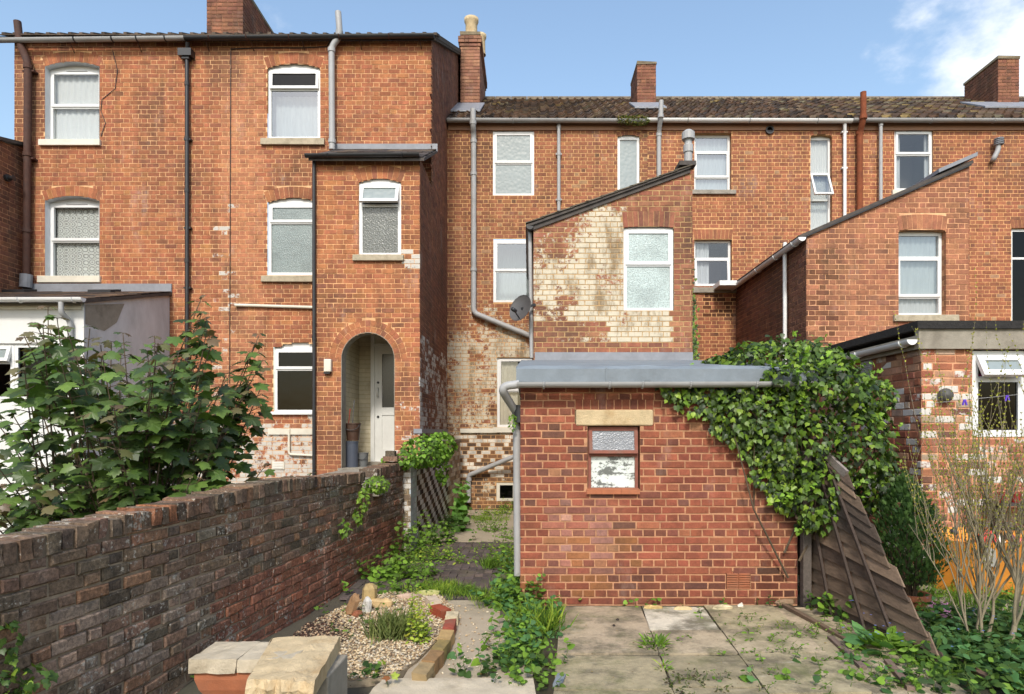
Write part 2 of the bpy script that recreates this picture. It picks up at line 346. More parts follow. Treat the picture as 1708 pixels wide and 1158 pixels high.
PAL_W = pal((5, (136, 104, 86)), (3, (146, 106, 86)), (2, (118, 96, 82)), (1.8, (160, 108, 82)), (.5, (174, 112, 80)), (.5, (144, 126, 108)), (.6, (98, 82, 70)), spread=.9)
PAL_O = pal((5, (196, 112, 74)), (3, (180, 92, 62)), (2, (206, 140, 104)), (1, (120, 74, 60)), (1.2, (200, 160, 134)), spread=.9)
PAL_CH = pal((4, (156, 92, 68)), (3, (140, 82, 64)), (2, (172, 104, 72)), (1, (110, 72, 60)))

def brick_verts(q, b, p, back=-.018, jit=.0015):
    # q: 4 corners (u,z), counter-clockwise from outside; returns (u, d, z) rings: back, edge, face
    cu = sum(a[0] for a in q)/4; cz = sum(a[1] for a in q)/4
    qj = [(u+R.uniform(-jit, jit), z+R.uniform(-jit, jit)) for u, z in q]
    ins = []
    for u, z in qj:
        du = -b if u > cu else b; dz = -b if z > cz else b; ins.append((u+du, z+dz))
    tl = R.uniform(-.0015, .0015); tz = R.uniform(-.0012, .0012)
    dd = lambda u, z: p+(tl if u > cu else -tl)+(tz if z > cz else -tz)
    return [(u, back, z) for u, z in qj]+[(u, dd(u, z)-b*.8, z) for u, z in qj]+[(u, dd(u, z), z) for u, z in ins]
BF = [(8, 9, 10, 11)]+[(r*4+k, r*4+(k+1) % 4, (r+1)*4+(k+1) % 4, (r+1)*4+k) for r in (0, 1) for k in range(4)]

def sn(x, z, s=1.0, seed=0):              # smooth value noise, -1..1
    from mathutils import noise as mn
    return mn.fractal(Vector((x*s+seed*7.1, z*s, seed*3.3)), .6, 2.0, 4)
class Arch:                               # an opening in a wall: rectangle with flat, segmental or round head
    def __init__(s, u0, u1, z0, z1, rise=0.0, ring=0.0, rings=1, dep=.1, jamb=True, flat=False, flare=.05):
        s.u0, s.u1, s.z0, s.z1, s.rise, s.ring, s.rings, s.dep, s.jamb, s.flat, s.flare = u0, u1, z0, z1, rise, ring, rings, dep, jamb, flat, flare
        s.uc = (u0+u1)/2; h = (u1-u0)/2
        if rise > 0: s.Rr = (h*h+rise*rise)/(2*rise); s.zc = z1+rise-s.Rr; s.ang = math.asin(min(1, h/s.Rr))
        else: s.Rr = None
    def span(s, z, ring=True):
        if z < s.z0: return None
        if z <= s.z1: return (s.u0, s.u1)
        if s.Rr:
            ro = s.Rr+(s.ring if ring else 0)
            dz = z-s.zc
            if dz >= ro: return None
            w = math.sqrt(ro*ro-dz*dz)
            if ring and s.ang < 1.5:
                w = min(w, (s.u1-s.u0)/2+(z-s.z1)*math.tan(s.ang))
            return (s.uc-w, s.uc+w)
        if ring and z < s.z1+s.ring: return (s.u0-s.flare*.3, s.u1+s.flare*.3)
        return None

class Bld:
    """one building: root Empty, one joined mass of small bricks, and up to 300 bricks as objects"""
    def __init__(s, name, loc, label, cat, mat, group=None, nind=300):
        s.root = thing(name, loc, label, cat, group); s.mat = mat; s.bricks = MB(); s.left = nind; s.cand = []
    def finish(s, n=None):
        # largest in the picture first
        s.cand.sort(key=lambda c: -c[0]); keep = s.cand[:s.left]; rest = s.cand[s.left:]
        for _, w, q, col, p in rest: w.emit(s.bricks, q, col, p)
        lib = {}
        for _, w, q, col, p in keep:
            a = round(q[1][0]-q[0][0], 3); h = round(q[2][1]-q[0][1], 3)
            key = (w.bev, a, h, R.randrange(3))
            if key not in lib:
                mb = MB(); qq = [(-a/2, -h/2), (a/2, -h/2), (a/2, h/2), (-a/2, h/2)]
                mb.add([(u, -d, z) for u, d, z in brick_verts(qq, w.bev, 0, jit=w.jit)], BF)
                me = mb.mesh('brick'); me.materials.append(s.mat); lib[key] = me
            o = bpy.data.objects.new('brick', lib[key]); COL.objects.link(o); o.color = col
            cu = (q[0][0]+q[1][0])/2; cz = (q[0][1]+q[2][1])/2
            loc = w.pos(cu, p, cz); rot = Matrix((w.U, -w.N, Vector((0, 0, 1)))).transposed().to_4x4()
            o.matrix_world = Matrix.Translation(loc) @ rot; par = w.obj; o.parent = par
        if s.bricks.f:
            s.bricks.build('brickwork', s.mat, s.root, kind='stuff')

class Wall:
    def __init__(s, bld, name, O, U, length, z0, top, course=.085, st=.225, hd=.108, joint=.011, openings=(), palette=PAL_A,
                 mortar=(205, 168, 126), bond='flemish', paint=None, bev=.003, jit=.0015, vis=None, tint=None, proud=(-.001, .003), skip=None, mback=-.0035, missing=0.0, mpaint=None, indiv=True):
        s.b = bld; s.O = Vector(O); s.U = Vector(U).normalized(); s.N = s.U.cross(Vector((0, 0, 1))).normalized()
        s.len = length; s.z0 = z0; s.top = top if callable(top) else (lambda u: top)
        s.course, s.st, s.hd, s.joint = course, st, hd, joint; s.ops = list(openings); s.pal = palette; s.bev = bev; s.jit = jit
        s.paint = paint; s.vis = vis; s.tint = tint; s.proud = proud; s.indiv = indiv; s.missing = missing
        zmax = max(s.top(length*i/40) for i in range(41)); s.zmax = zmax
        flat = not callable(top)
        # mortar bed
        mb = MB(); mc = lin(*mortar); step = course/3; z = z0
        segs = [0, length] if flat else list(np.linspace(0, length, max(2, int(length/.12))))
        while z < zmax-1e-6:
            zb = min(z+step, zmax); zm = (z+zb)/2
            iv = [(segs[i], segs[i+1]) for i in range(len(segs)-1)]
            for o in s.ops:
                sp = o.span(zm, False)
                if sp: iv = [c for a, b in iv for c in ((a, min(b, sp[0])), (max(a, sp[1]), b)) if c[1]-c[0] > 1e-4]
            for a, b in iv:
                ta, tb = min(zb, s.top(a)), min(zb, s.top(b))
                if ta <= z and tb <= z: continue
                mk = R.uniform(1.0, 1.25)
                c_ = mc if not mpaint else mpaint((a+b)/2, zm, mc)
                mb.quad(s.pos(a, mback, z), s.pos(b, mback, z), s.pos(b, mback, max(z, tb)), s.pos(a, mback, max(z, ta)), col=tuple(x*mk for x in c_))
            z = zb
        for o in s.ops:                    # plain reveals behind the jamb bricks
            if not o.jamb: continue
            d = -o.dep-.06; e = .004
            for u, sg in ((o.u0-e, 1), (o.u1+e, -1)):
                pts = [s.pos(u, mback, o.z0), s.pos(u, d, o.z0), s.pos(u, d, o.z1), s.pos(u, mback, o.z1)]
                mb.quad(*(pts if sg < 0 else pts[::-1]), col=tuple(x*.8 for x in mc))
            mb.quad(s.pos(o.u0, mback, o.z0), s.pos(o.u1, mback, o.z0), s.pos(o.u1, d, o.z0), s.pos(o.u0, d, o.z0), col=mc)
            n = 10 if o.Rr else 1
            for i in range(n):
                us = [o.u0+(o.u1-o.u0)*(i+k)/n for k in (0, 1)]
                zs = [o.zc+math.sqrt(max(0, o.Rr**2-(u-o.uc)**2)) if o.Rr else o.z1 for u in us]
                mb.quad(s.pos(us[0], mback, zs[0]), s.pos(us[0], d, zs[0]), s.pos(us[1], d, zs[1]), s.pos(us[1], mback, zs[1]), col=tuple(x*.8 for x in mc))
        s.obj = mb.build(name, M['mortar'], bld.root)
        s.lay(bond); s.heads(); s.jambs()
    def pos(s, u, d, z): return s.O+s.U*u+s.N*d+Vector((0, 0, z))
    def emit(s, mb, q, col, p): mb.add([s.pos(*v) for v in brick_verts(q, s.bev, p, jit=s.jit)], BF, col)
    def put(s, q, full=True):
        if R.random() < s.missing: return
        cu = sum(a[0] for a in q)/4; cz = sum(a[1] for a in q)/4
        c = s.pal(cu, cz)
        if s.tint: c = s.tint(cu, cz, c)
        pa = s.paint(cu, cz) if s.paint else 0
        col = (*c, 1-max(0, min(1, pa))); p = R.uniform(*s.proud)
        if full and s.indiv:
            w = s.pos(cu, 0, cz)
            ppx = CX+FX*w.x/w.y; ppy = CY-FX*(w.z-EYE)/w.y
            if (s.vis is None and 0 < ppx < 1708 and 0 < ppy < 1158) or (s.vis and any(a < ppx < c_ and b < ppy < d for a, b, c_, d in s.vis)):
                area = (q[1][0]-q[0][0])*(q[2][1]-q[0][1])*abs(s.N.dot((Vector((0, 0, EYE))-w).normalized()))/w.y**2
                s.b.cand.append((area*R.uniform(.9, 1.1), s, q, col, p)); return
        s.emit(s.b.bricks, q, col, p)
    def lay(s, bond):
        st, hd, j = s.st, s.hd, s.joint; k = 0; z = s.z0
        while z < s.zmax-.01:
            zb = z+s.course-j; zm = (z+zb)/2
            u = -R.uniform(0, .02)
            if bond == 'flemish': seq = [st, hd]; u -= (st+hd)/2*(k % 2)+.0
            elif bond == 'garden': seq = ([hd] if k % 2 == 0 else [st]); u -= 0 if k % 2 else hd/2
            elif bond == 'stretch': seq = [st]; u -= st/2*(k % 2)
            else: seq = [st, st, st, hd]; u -= (st*.75)*(k % 2)+R.uniform(0, .1)
            i = 0
            while u < s.len:
                L_ = seq[i % len(seq)]; i += 1
                if bond == 'mixed': L_ = st if R.random() < .7 else hd
                a, b = max(u, 0), min(u+L_-j, s.len); full = (a == u and b == u+L_-j); u += L_
                if b-a < .02: continue
                iv = [(a, b)]
                for o in s.ops:
                    sp = o.span(zm) or None
                    if sp: iv = [c for p, q in iv for c in ((p, min(q, sp[0]-j*.3)), (max(p, sp[1]+j*.3), q)) if c[1]-c[0] > .02]
                for p, q in iv:
                    ta, tb = min(zb, s.top(p)-.002), min(zb, s.top(q)-.002)
                    if ta <= z+.008 and tb <= z+.008: continue
                    s.put([(p, z), (q, z), (q, max(tb, z+.004)), (p, max(ta, z+.004))], full and (p, q) == (a, b) and ta == tb == zb)
            z += s.course; k += 1
    def heads(s):
        for o in s.ops:
            if o.ring <= 0: continue
            if o.Rr:
                for r in range(o.rings):
                    h = o.ring/o.rings; ri, ro = o.Rr+h*r, o.Rr+h*(r+1)
                    A = o.ang; n = max(3, round(2*A*(ri+.0)/.08)); jj = s.joint*.5
                    for i in range(n):
                        t0, t1 = -A+2*A*i/n, -A+2*A*(i+1)/n
                        e = jj*.6/ri; e2 = jj*.6/ro
                        f = lambda r_, t: (o.uc+r_*math.sin(t), o.zc+r_*math.cos(t))
                        s.put([f(ri+.002, t0+e), f(ri+.002, t1-e), f(ro-jj, t1-e2), f(ro-jj, t0+e2)], False)
            else:
                w = o.u1-o.u0; n = max(3, round(w/.08))
                for i in range(n):
                    a, b = o.u0+w*i/n, o.u0+w*(i+1)/n
                    fa = (a-o.uc)/w*2*o.flare*.6; fb = (b-o.uc)/w*2*o.flare*.6
                    s.put([(a+.004, o.z1+.003), (b-.004, o.z1+.003), (b+fb-.004, o.z1+o.ring-.008), (a+fa+.004, o.z1+o.ring-.008)], False)
    def jambs(s):
        for o in s.ops:
            if not o.jamb or o.dep < .05: continue
            k = 0; z = s.z0
            while z < o.z1:
                zb = z+s.course-s.joint
                if z > o.z0:
                    for u, sg in ((o.u0, 1), (o.u1, -1)):
                        c = s.pal(u, z); pa = s.paint(u, z) if s.paint else 0
                        e = -.001*sg
                        pts = []
                        for d in ((-.0, -o.dep) if k % 2 == 0 else (-.0, -o.dep*.55)): pts.append(d)
                        q = [s.pos(u+e, pts[0], z), s.pos(u+e, pts[1], z), s.pos(u+e, pts[1], min(zb, o.z1)), s.pos(u+e, pts[0], min(zb, o.z1))]
                        s.b.bricks.quad(*(q if sg < 0 else q[::-1]), col=(*c, 1-pa))
                z += s.course; k += 1
# ------------------------------------------------------------------ windows, pipes, gutters
def frame_bars(mb, x0, x1, z0, z1, y0, y1, w, wb=None):
    wb = wb or w
    mb.box(x0, x0+w, y0, y1, z0, z1); mb.box(x1-w, x1, y0, y1, z0, z1)
    mb.box(x0+w, x1-w, y0, y1, z1-w, z1); mb.box(x0+w, x1-w, y0, y1, z0, z0+wb)
def curtain_mesh(x0, x1, z0, z1, y, amp=.010, waves=9, gather=None):
    mb = MB(); n = 48; m = 8; vs = []; ph = R.uniform(0, 6)
    for j in range(m+1):
        z = z0+(z1-z0)*j/m
        for i in range(n+1):
            f = i/n; x = x0+(x1-x0)*f
            if gather:
                c, w = gather(j/m); x = x0+(x1-x0)*(c+(f-.5)*w)
            vs.append((x, y+amp*math.sin(f*waves*6.28+ph+.4*math.sin(j*.6))+.4*amp*math.sin(f*waves*2.3*6.28+1), z))
    return mb.add(vs, [(j*(n+1)+i, j*(n+1)+i+1, (j+1)*(n+1)+i+1, (j+1)*(n+1)+i) for j in range(m) for i in range(n)])
def win(bld, Y, l, t, r, b, rise=0, dep=.1, rows=(), glass=('glass',), sash=(), opened=None, sill=None, sillmat='stone', curtain=None, cury=.075,
        mat='upvc', fw=.055, ring=.0, jamb=True, reveal=None, vent=False, room='darkroom', label=None, flare=.05, cur_x=(0, 1), cur_rows=None, head=True, cols=(), cur_z=(0, 1)):
    root = bld.root
    x0, x1, z0, z1 = XX(l, Y), XX(r, Y), ZZ(b, Y), ZZ(t, Y); rz = rise/FX*Y
    op = Arch(x0, x1, z0, z1, rz, ring, 1, dep, jamb and reveal is None, flare=flare)
    y = Y+dep; D = .06
    f = MB(); frame_bars(f, x0+.002, x1-.002, z0+.002, z1-.002, y, y+D, fw)
    if rz and head:                                       # board filling the arched head
        n = 12; ar = [(x0+(x1-x0)*i/n) for i in range(n+1)]; az = [op.zc+math.sqrt(max(0, op.Rr**2-(x-op.uc)**2))+.03 for x in ar]
        for i in range(n):
            f.quad((ar[i], y+.01, z1-.003), (ar[i+1], y+.01, z1-.003), (ar[i+1], y+.01, az[i+1]), (ar[i], y+.01, az[i]))
    zs = [z1]+[z1-(z1-z0)*q for q in rows]+[z0]
    for zz in zs[1:-1]: f.box(x0+fw, x1-fw, y+.002, y+D-.002, zz-fw*.42, zz+fw*.42)
    w = f.build('window', M[mat], root)
    if label: w['label'] = label
    for i in range(len(zs)-1):
        a, bt = zs[i]-(fw if i == 0 else fw*.42), zs[i+1]+(fw if i == len(zs)-2 else fw*.42)
        gm = M[glass[min(i, len(glass)-1)]]; sx = .0
        if i in sash:
            sw = fw*.9; e = fw*.35; sh = MB(); frame_bars(sh, x0+fw-e, x1-fw+e, bt-e, a+e, 0, .045, sw)
            ang = math.radians((opened or {}).get(i, 0)); zt = a+e; yt = y-.018
            rot = Matrix.Translation((0, yt, zt)) @ Matrix.Rotation(-ang, 4, 'X') @ Matrix.Translation((0, 0, -zt))
            sh.v = [tuple(rot @ Vector(v)) for v in sh.v]; so_ = sh.build('sash', M[mat], w)
            pn = MB().quad(*[rot @ Vector(v) for v in ((x0+fw+sw-e, .02, bt-e+sw), (x1-fw-sw+e, .02, bt-e+sw), (x1-fw-sw+e, .02, a+e-sw), (x0+fw+sw-e, .02, a+e-sw))])
            pn.build('pane', gm, w)
        else:
            MB().quad((x0+fw-.005, y+.022, bt-.005), (x1-fw+.005, y+.022, bt-.005), (x1-fw+.005, y+.022, a+.005), (x0+fw-.005, y+.022, a+.005)).build('pane', gm, w)
    if vent: MB().box(x0+(x1-x0)*.32, x0+(x1-x0)*.70, y-.03, y-.002, z1-fw*.62, z1-fw*.38, (.35, .35, .35)).build('trickle_vent', M['col'], w)
    rm = MB(); d = y+.75                                  # the room behind
    zt = z1+rz
    for q in (((x0, d, z0), (x1, d, z0), (x1, d, zt), (x0, d, zt)), ((x0, y+.05, z0), (x0, d, z0), (x0, d, zt), (x0, y+.05, zt)), ((x1, y+.05, z0), (x1, y+.05, zt), (x1, d, zt), (x1, d, z0)),
              ((x0, y+.05, z0), (x1, y+.05, z0), (x1, d, z0), (x0, d, z0)), ((x0, y+.05, zt), (x0, d, zt), (x1, d, zt), (x1, y+.05, zt))): rm.quad(*q)
    rm.build('room_lining', M[room], w)
    if curtain:
        for cm, fa, fb in (curtain if isinstance(curtain, list) else [(curtain, 0, 1)]):
            curtain_mesh(x0+(x1-x0)*fa, x0+(x1-x0)*fb, z0+.02+(z1-z0)*cur_z[0], z0+(z1-z0)*cur_z[1]-.01, y+cury, waves=max(2, 9*(fb-fa))).build('curtain', M[cm], w, smooth=True)
    if reveal:                                            # painted reveal
        rv = MB(); e = .003; yy = Y-.004
        rv.quad((x0+e, yy, z0), (x0+e, y+.03, z0), (x0+e, y+.03, z1), (x0+e, yy, z1)); rv.quad((x1-e, yy, z0), (x1-e, yy, z1), (x1-e, y+.03, z1), (x1-e, y+.03, z0))
        n = 12
        for i in range(n):
            xs = [x0+(x1-x0)*(i+k)/n for k in (0, 1)]; zz = [op.zc+math.sqrt(max(0, op.Rr**2-(x-op.uc)**2))-e if rz else z1-e for x in xs]
            rv.quad((xs[0], yy, zz[0]), (xs[0], y+.03, zz[0]), (xs[1], y+.03, zz[1]), (xs[1], yy, zz[1]))
        rv.build('reveal', M[reveal], w)
    if sill:
        a, tt, c, bb = sill; sb = MB().box(XX(a, Y), XX(c, Y), Y-.055, y+.03, ZZ(bb, Y), ZZ(tt, Y), j=.003)
        sb.build('sill', M[sillmat], w, bevel=.008)
    return op
def pipe(bld, pts, r, mat, collars=(), brackets=(), name='downpipe', wally=None, n=12, root=None):
    root = root or bld.root
    mb = MB(); mb.tube(pts, r, n); o = mb.build(name, M[mat], root, smooth=True)
    m = o.modifiers.new('edge', 'EDGE_SPLIT'); m.split_angle = math.radians(50)
    for c in collars:
        c = Vector(c); MB().tube([c-Vector((0, 0, .035)), c+Vector((0, 0, .035))], r*1.22, n).build('collar', M[mat], o)
    for c in brackets:
        c = Vector(c); wy = wally if wally else c.y+r+.05
        MB().box(c.x-r*1.7, c.x+r*1.7, c.y-.006, wy, c.z-.015, c.z+.015).build('bracket', M[mat], o)
    return o
def bend(pts, rad=.08, n=5):              # round the corners of a polyline
    pts = [Vector(p) for p in pts]; out_ = [pts[0]]
    for i in range(1, len(pts)-1):
        a, b, c = pts[i-1], pts[i], pts[i+1]; r1 = min(rad, (a-b).length*.45); r2 = min(rad, (c-b).length*.45)
        p, q = b+(a-b).normalized()*r1, b+(c-b).normalized()*r2
        for k in range(n+1):
            t = k/n; out_.append(p*(1-t)**2+b*2*t*(1-t)+q*t*t)
    return out_+[pts[-1]]
def gutter(bld, p, q, r, mat, brk=(), brmat=None, root=None, ends=True):
    p, q = Vector(p), Vector(q); d = (q-p).normalized(); s_ = d.cross(Vector((0, 0, 1))).normalized(); n = 9; mb = MB()
    prof = [(math.cos(math.pi+math.pi*k/n)*r, math.sin(math.pi+math.pi*k/n)*r) for k in range(n+1)]
    prof += [(a*.86, b*.86) for a, b in prof[::-1]]; m = len(prof)
    vs = [e+s_*a+Vector((0, 0, b)) for e in (p, q) for a, b in prof]
    mb.add(vs, [(k, (k+1) % m, m+(k+1) % m, m+k) for k in range(m)])
    if ends:
        for e in (0, m): mb.add([vs[e+k] for k in range(n+1)], [tuple(range(n+1))])
    o = mb.build('gutter', M[mat], root or bld.root)
    for f in brk:
        c = p+(q-p)*f; MB().tube([c+s_*r*1.06*math.cos(math.pi+math.pi*k/8)+Vector((0, 0, r*1.06*math.sin(math.pi+math.pi*k/8))) for k in range(9)], .012, 5).build('bracket', M[brmat or mat], o)
    return o
def sheet(poly, thick, up=Vector((0, 0, 1))):          # planar polygon with thickness (top face given)
    mb = MB(); poly = [Vector(p) for p in poly]; n = len(poly); low = [p-up*thick for p in poly]
    mb.add(poly+low, [tuple(range(n)), tuple(range(2*n-1, n-1, -1))]+[(k, n+k, n+(k+1) % n, (k+1) % n) for k in range(n)]); return mb
# ================================================================== ground
gm, gt, gb, go = newmat('ground soil')
gc = mixc(gt, noise(gt, 1.3, 7, .7), (.06, .048, .035), (.12, .105, .07)); gc = mixc(gt, ramp(gt, noise(gt, .8, 6, .7), .5, .66, 0, .6), gc, (.05, .07, .025))
gt.links.new(gc, gb.inputs['Base Color']); gb.inputs['Roughness'].default_value = .95; bump(gt, gb, noise(gt, 22, 6, .75), .8, .03)
mb = MB(); n = 60
xs = [-300, -60, -20]+list(np.linspace(-8, 12, n))+[30, 80, 300]; ys = [-300, -60, -10]+list(np.linspace(0, 16, n))+[40, 100, 600]
def gh(x, y): return -.035+(.02*math.sin(x*2.1+y*1.3)+.015*math.sin(x*5.3-y*3.7))*(1 if -8 < x < 12 and 0 < y < 14 else 0)
mb.add([(x, y, gh(x, y)) for y in ys for x in xs], [(j*len(xs)+i, j*len(xs)+i+1, (j+1)*len(xs)+i+1, (j+1)*len(xs)+i) for j in range(len(ys)-1) for i in range(len(xs)-1)])
struct(mb.build('ground', gm))

# ================================================================== house A (left, three storeys) with its porch wing
YA, YP, YB = 11.83, 10.5, 14.0            # rear wall of A, front of its porch, rear wall of the terrace B-C-D
XS = -1.765                               # right-hand side wall of A
A = Bld('brick_house', (-5, YA, 0), 'tall orange brick house at left with arched windows and an arched porch', 'house', M['brickA'])
def pA(u, z):                             # worn whitewash near the ground, faint bloom strip
    x = -9.4+u
    if z < 1.95+.25*sn(x, 0, 2, 1): return max(0, min(1, .56+.25*sn(x, z, 2.2, 2)+R.uniform(-.1, .1)))
    return .55*R.random() if (abs(x+5.55) < .22 and z < 6.2 and R.random() < .35) else 0
opsA = [win(A, YA, 75, 111, 166, 236, rise=8, dep=.125, rows=(.5,), glass=('glass',), sash=(0,), sill=(67, 234, 169, 244), sillmat='cream', curtain='lace', ring=.19, reveal='whitepaint', vent=True, mat='upvc'),
        win(A, YA, 75, 335, 166, 463, rise=8, dep=.125, rows=(.5,), glass=('glass',), sash=(0,), sill=(65, 461, 169, 472), sillmat='cream', curtain=[('lace2', .06, 1)], ring=.19, reveal='whitepaint', vent=True),
        win(A, YA, 446, 114, 534, 232, rise=8, dep=.04, rows=(.285,), glass=('glassdark', 'glassbright'), cur_z=(0, .7), sash=(0,), opened={0: 4}, sill=(436, 232, 542, 243), curtain='net', cury=.2, ring=.21, jamb=False),
        win(A, YA, 446, 338, 534, 459, rise=8, dep=.04, rows=(.27,), glass=('frost',), sash=(0,), sill=(437, 461, 545, 471), ring=.21, jamb=False),
        win(A, YA, 456, 580, 545, 689, rise=8, dep=.04, rows=(.33,), glass=('glassdark',), sash=(0,), sill=(453, 687, 545, 692), sillmat='upvc', ring=.0, jamb=False)]
for o in opsA: o.u0 += 9.4; o.u1 += 9.4; o.uc += 9.4
zA = ZZ(70, YA)
def tintA(u, z, c):
    x = -9.4+u
    if -5.7 < x < -4.9 and z > 2: c = tuple(a*.75+b*.25 for a, b in zip(c, lin(206, 150, 116)))
    return c
wA = Wall(A, 'wall', (-9.4, YA, 0), (1, 0, 0), 9.4+XS, .2, zA+.02, course=.082, st=.218, hd=.108, joint=.009, openings=opsA, palette=PAL_A, mortar=(206, 164, 122),
          paint=pA, tint=tintA, vis=[(170, 120, 300, 460), (330, 90, 440, 480), (565, 90, 715, 235)])
# porch wing front
door = Arch(XX(570, YP)+0, XX(657.5, YP), ZZ(790, YP), ZZ(599, YP), rise=(657.5-570)/2/FX*YP*.999, ring=.21, rings=2, dep=.12, jamb=False)
wp = win(A, YP, 598, 305, 669, 427, rise=7, dep=.03, rows=(.30,), glass=('frostgrey', 'frostdark'), sash=(0,), opened={0: 22}, sill=(589, 426, 674, 436), ring=.22, jamb=False)
XL = XX(525.5, YP); XR = XS
for o in (door, wp): o.u0 -= XL; o.u1 -= XL; o.uc -= XL
def pP(u, z):
    if z < 2.2 and u > 1.25 and R.random() < .35: return .40
    if u > 1.43 and 4.3 < z < 4.75 and R.random() < .55: return .55
    return 0
zP = ZZ(262, YP)
wP = Wall(A, 'porch_wall', (XL, YP, 0), (1, 0, 0), XR-XL, .2, zP, course=.0795, st=.209, hd=.104, joint=.009, openings=[door, wp], palette=PAL_A2, mortar=(206, 160, 116), paint=pP,
          vis=[(528, 440, 700, 550), (528, 280, 590, 440), (674, 280, 700, 440), (660, 560, 700, 760)])
# right side wall of A (shade painted into colours), rising to the roof slope
def topS(u): y = YP+u; return zP if y < YA-.01 else zA+.02+(y-YA)*.52
def pS(u, z):
    k = 4.55-.11*u-.0
    if z < 3.2+.35*sn(u, z, 1.5, 3): return max(0, min(1, .45+.35*sn(u, z, 2, 4)+R.uniform(-.2, .2)))
    return 0
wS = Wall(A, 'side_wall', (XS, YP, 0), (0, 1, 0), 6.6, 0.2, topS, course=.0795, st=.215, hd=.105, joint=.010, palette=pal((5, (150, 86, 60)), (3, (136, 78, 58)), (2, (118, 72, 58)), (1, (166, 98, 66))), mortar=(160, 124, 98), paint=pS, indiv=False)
# ledge under the side wall
MB().box(XS-.1, XS+.035, YP-.02, 13.9, 1.66, 1.735).build('ledge', M['lead'], A.root)
# arch lining, porch room
ro = MB(); rr = (657.5-570)/2/FX*YP; cx = XX(613.75, YP); zc = ZZ(599, YP); zf = ZZ(781, YP); n = 24
pts = [(cx-rr, zf)]+[(cx-rr*math.cos(math.pi*k/n), zc+rr*math.sin(math.pi*k/n)) for k in range(n+1)]+[(cx+rr, zf)]
for i in range(len(pts)-1):
    (a, b), (c, d) = pts[i], pts[i+1]; ro.quad((a, YP-.006, b), (c, YP-.006, d), (c, YP+.24, d), (a, YP+.24, b))
for i in range(len(pts)-1):               # thin painted arris on the face
    (a, b), (c, d) = pts[i], pts[i+1]
    f = lambda x, z: (cx+(x-cx)*1.018, zc+(z-zc)*1.018 if z > zc else z)
    e, g = f(a, b), f(c, d); ro.quad((a, YP-.0065, b), (c, YP-.0065, d), (g[0], YP-.0065, g[1]), (e[0], YP-.0065, e[1]))
ro.build('arch_lining', M['concrete'], A.root)
pr = MB(); xa, xb, ya, yb, zt = cx-rr-.06, XS-.12, YP+.24, 11.8, zc+rr+.25
def cream_wall(O, U, ln, z0, z1, name):
    b = MB(); U = Vector(U); O = Vector(O); N_ = U.cross(Vector((0, 0, 1))); z = z0; k = 0
    c = lambda: jt((.56, .50, .36), .9, 1.06)
    while z < z1:
        u = -.11*(k % 2); zz = min(z+.075, z1)
        while u < ln:
            p, q = max(u, 0), min(u+.218, ln)
            if q-p > .01: b.obox(O+U*p+Vector((0, 0, z))-N_*.01, U*(q-p), -N_*-.012, Vector((0, 0, zz-z-.005)), c()) if False else b.quad(O+U*p+Vector((0, 0, z))+N_*.004, O+U*q+Vector((0, 0, z))+N_*.004, O+U*q+Vector((0, 0, zz-.006))+N_*.004, O+U*p+Vector((0, 0, zz-.006))+N_*.004, col=c())
            u += .224
        z += .0795; k += 1
    b.quad(O+Vector((0, 0, z0)), O+U*ln+Vector((0, 0, z0)), O+U*ln+Vector((0, 0, z1)), O+Vector((0, 0, z1)), col=(.42, .36, .24))
    return b.build(name, M['porchpaint'], A.root)
M['porchpaint'] = plain('porch paint', (.5, .45, .3), .8, .2, .1, 8, .3, attr=True, dirt=.4, dirtcol=(.22, .17, .09))
cream_wall((xa, ya, 0), (0, 1, 0), yb-ya, zf, zt, 'porch_inner_wall')
cream_wall((xa, yb, 0), (1, 0, 0), xb-xa, zf, zt, 'porch_inner_wall')
cream_wall((xb, yb, 0), (0, -1, 0), yb-ya, zf, zt, 'porch_inner_wall')
MB().quad((xa, ya, zt), (xa, yb, zt), (xb, yb, zt), (xb, ya, zt)).build('porch_ceiling', M['cream'], A.root)
MB().box(xa, xb, YP-.02, yb, zf-.12, zf).build('porch_floor', M['concrete'], A.root)
# porch door, set across the right part of the back wall
dx0 = XX(619, 11.74); dy = 11.70
dz0, dz1 = zf+.06, zf+2.13
fr = MB(); frame_bars(fr, dx0, dx0+.98, dz0-.03, dz1+.42, dy, dy+.09, .07, .03); fr.box(dx0+.07, dx0+.91, dy+.001, dy+.089, dz1, dz1+.05)
dr = fr.build('door', M['door'], A.root); l0, l1 = dx0+.07, dx0+.91
le = MB(); frame_bars(le, l0, l1, dz0, dz1, dy+.03, dy+.07, .13, .22); le.box(l0+.13, l1-.13, dy+.03, dy+.07, dz0+.83, dz0+.97); le.box(l0+.13, l1-.13, dy+.045, dy+.06, dz0+.22, dz0+.83)
le.build('door_leaf', M['door'], dr)
MB().quad((l0+.12, dy+.05, dz0+.96), (l1-.12, dy+.05, dz0+.96), (l1-.12, dy+.05, dz1-.12), (l0+.12, dy+.05, dz1-.12)).build('pane', plain('door glass', (.03, .03, .028), .25, .6, .4, 40), dr)
MB().quad((l0, dy+.05, dz1+.05), (l1, dy+.05, dz1+.05), (l1, dy+.05, dz1+.36), (l0, dy+.05, dz1+.36)).build('transom_panel', M['cream'], dr)
MB().tube(bend([(l0+.06, dy+.03, dz0+1.16), (l0+.06, dy-.03, dz0+1.16), (l0+.06, dy-.03, dz0+1.32), (l0+.06, dy+.03, dz0+1.32)], .03), .011, 8).build('handle', plain('steel', (.55, .55, .55), .3, .5, .1, metal=.8), dr, smooth=True)
for zz in (1.42, .80): MB().lathe((l0+.06, dy+.03, dz0+zz), [(.022, 0), (.022, .012), (.0, .012)], 12, (0, -1, 0)).build('lock', M['blackplastic'], dr)
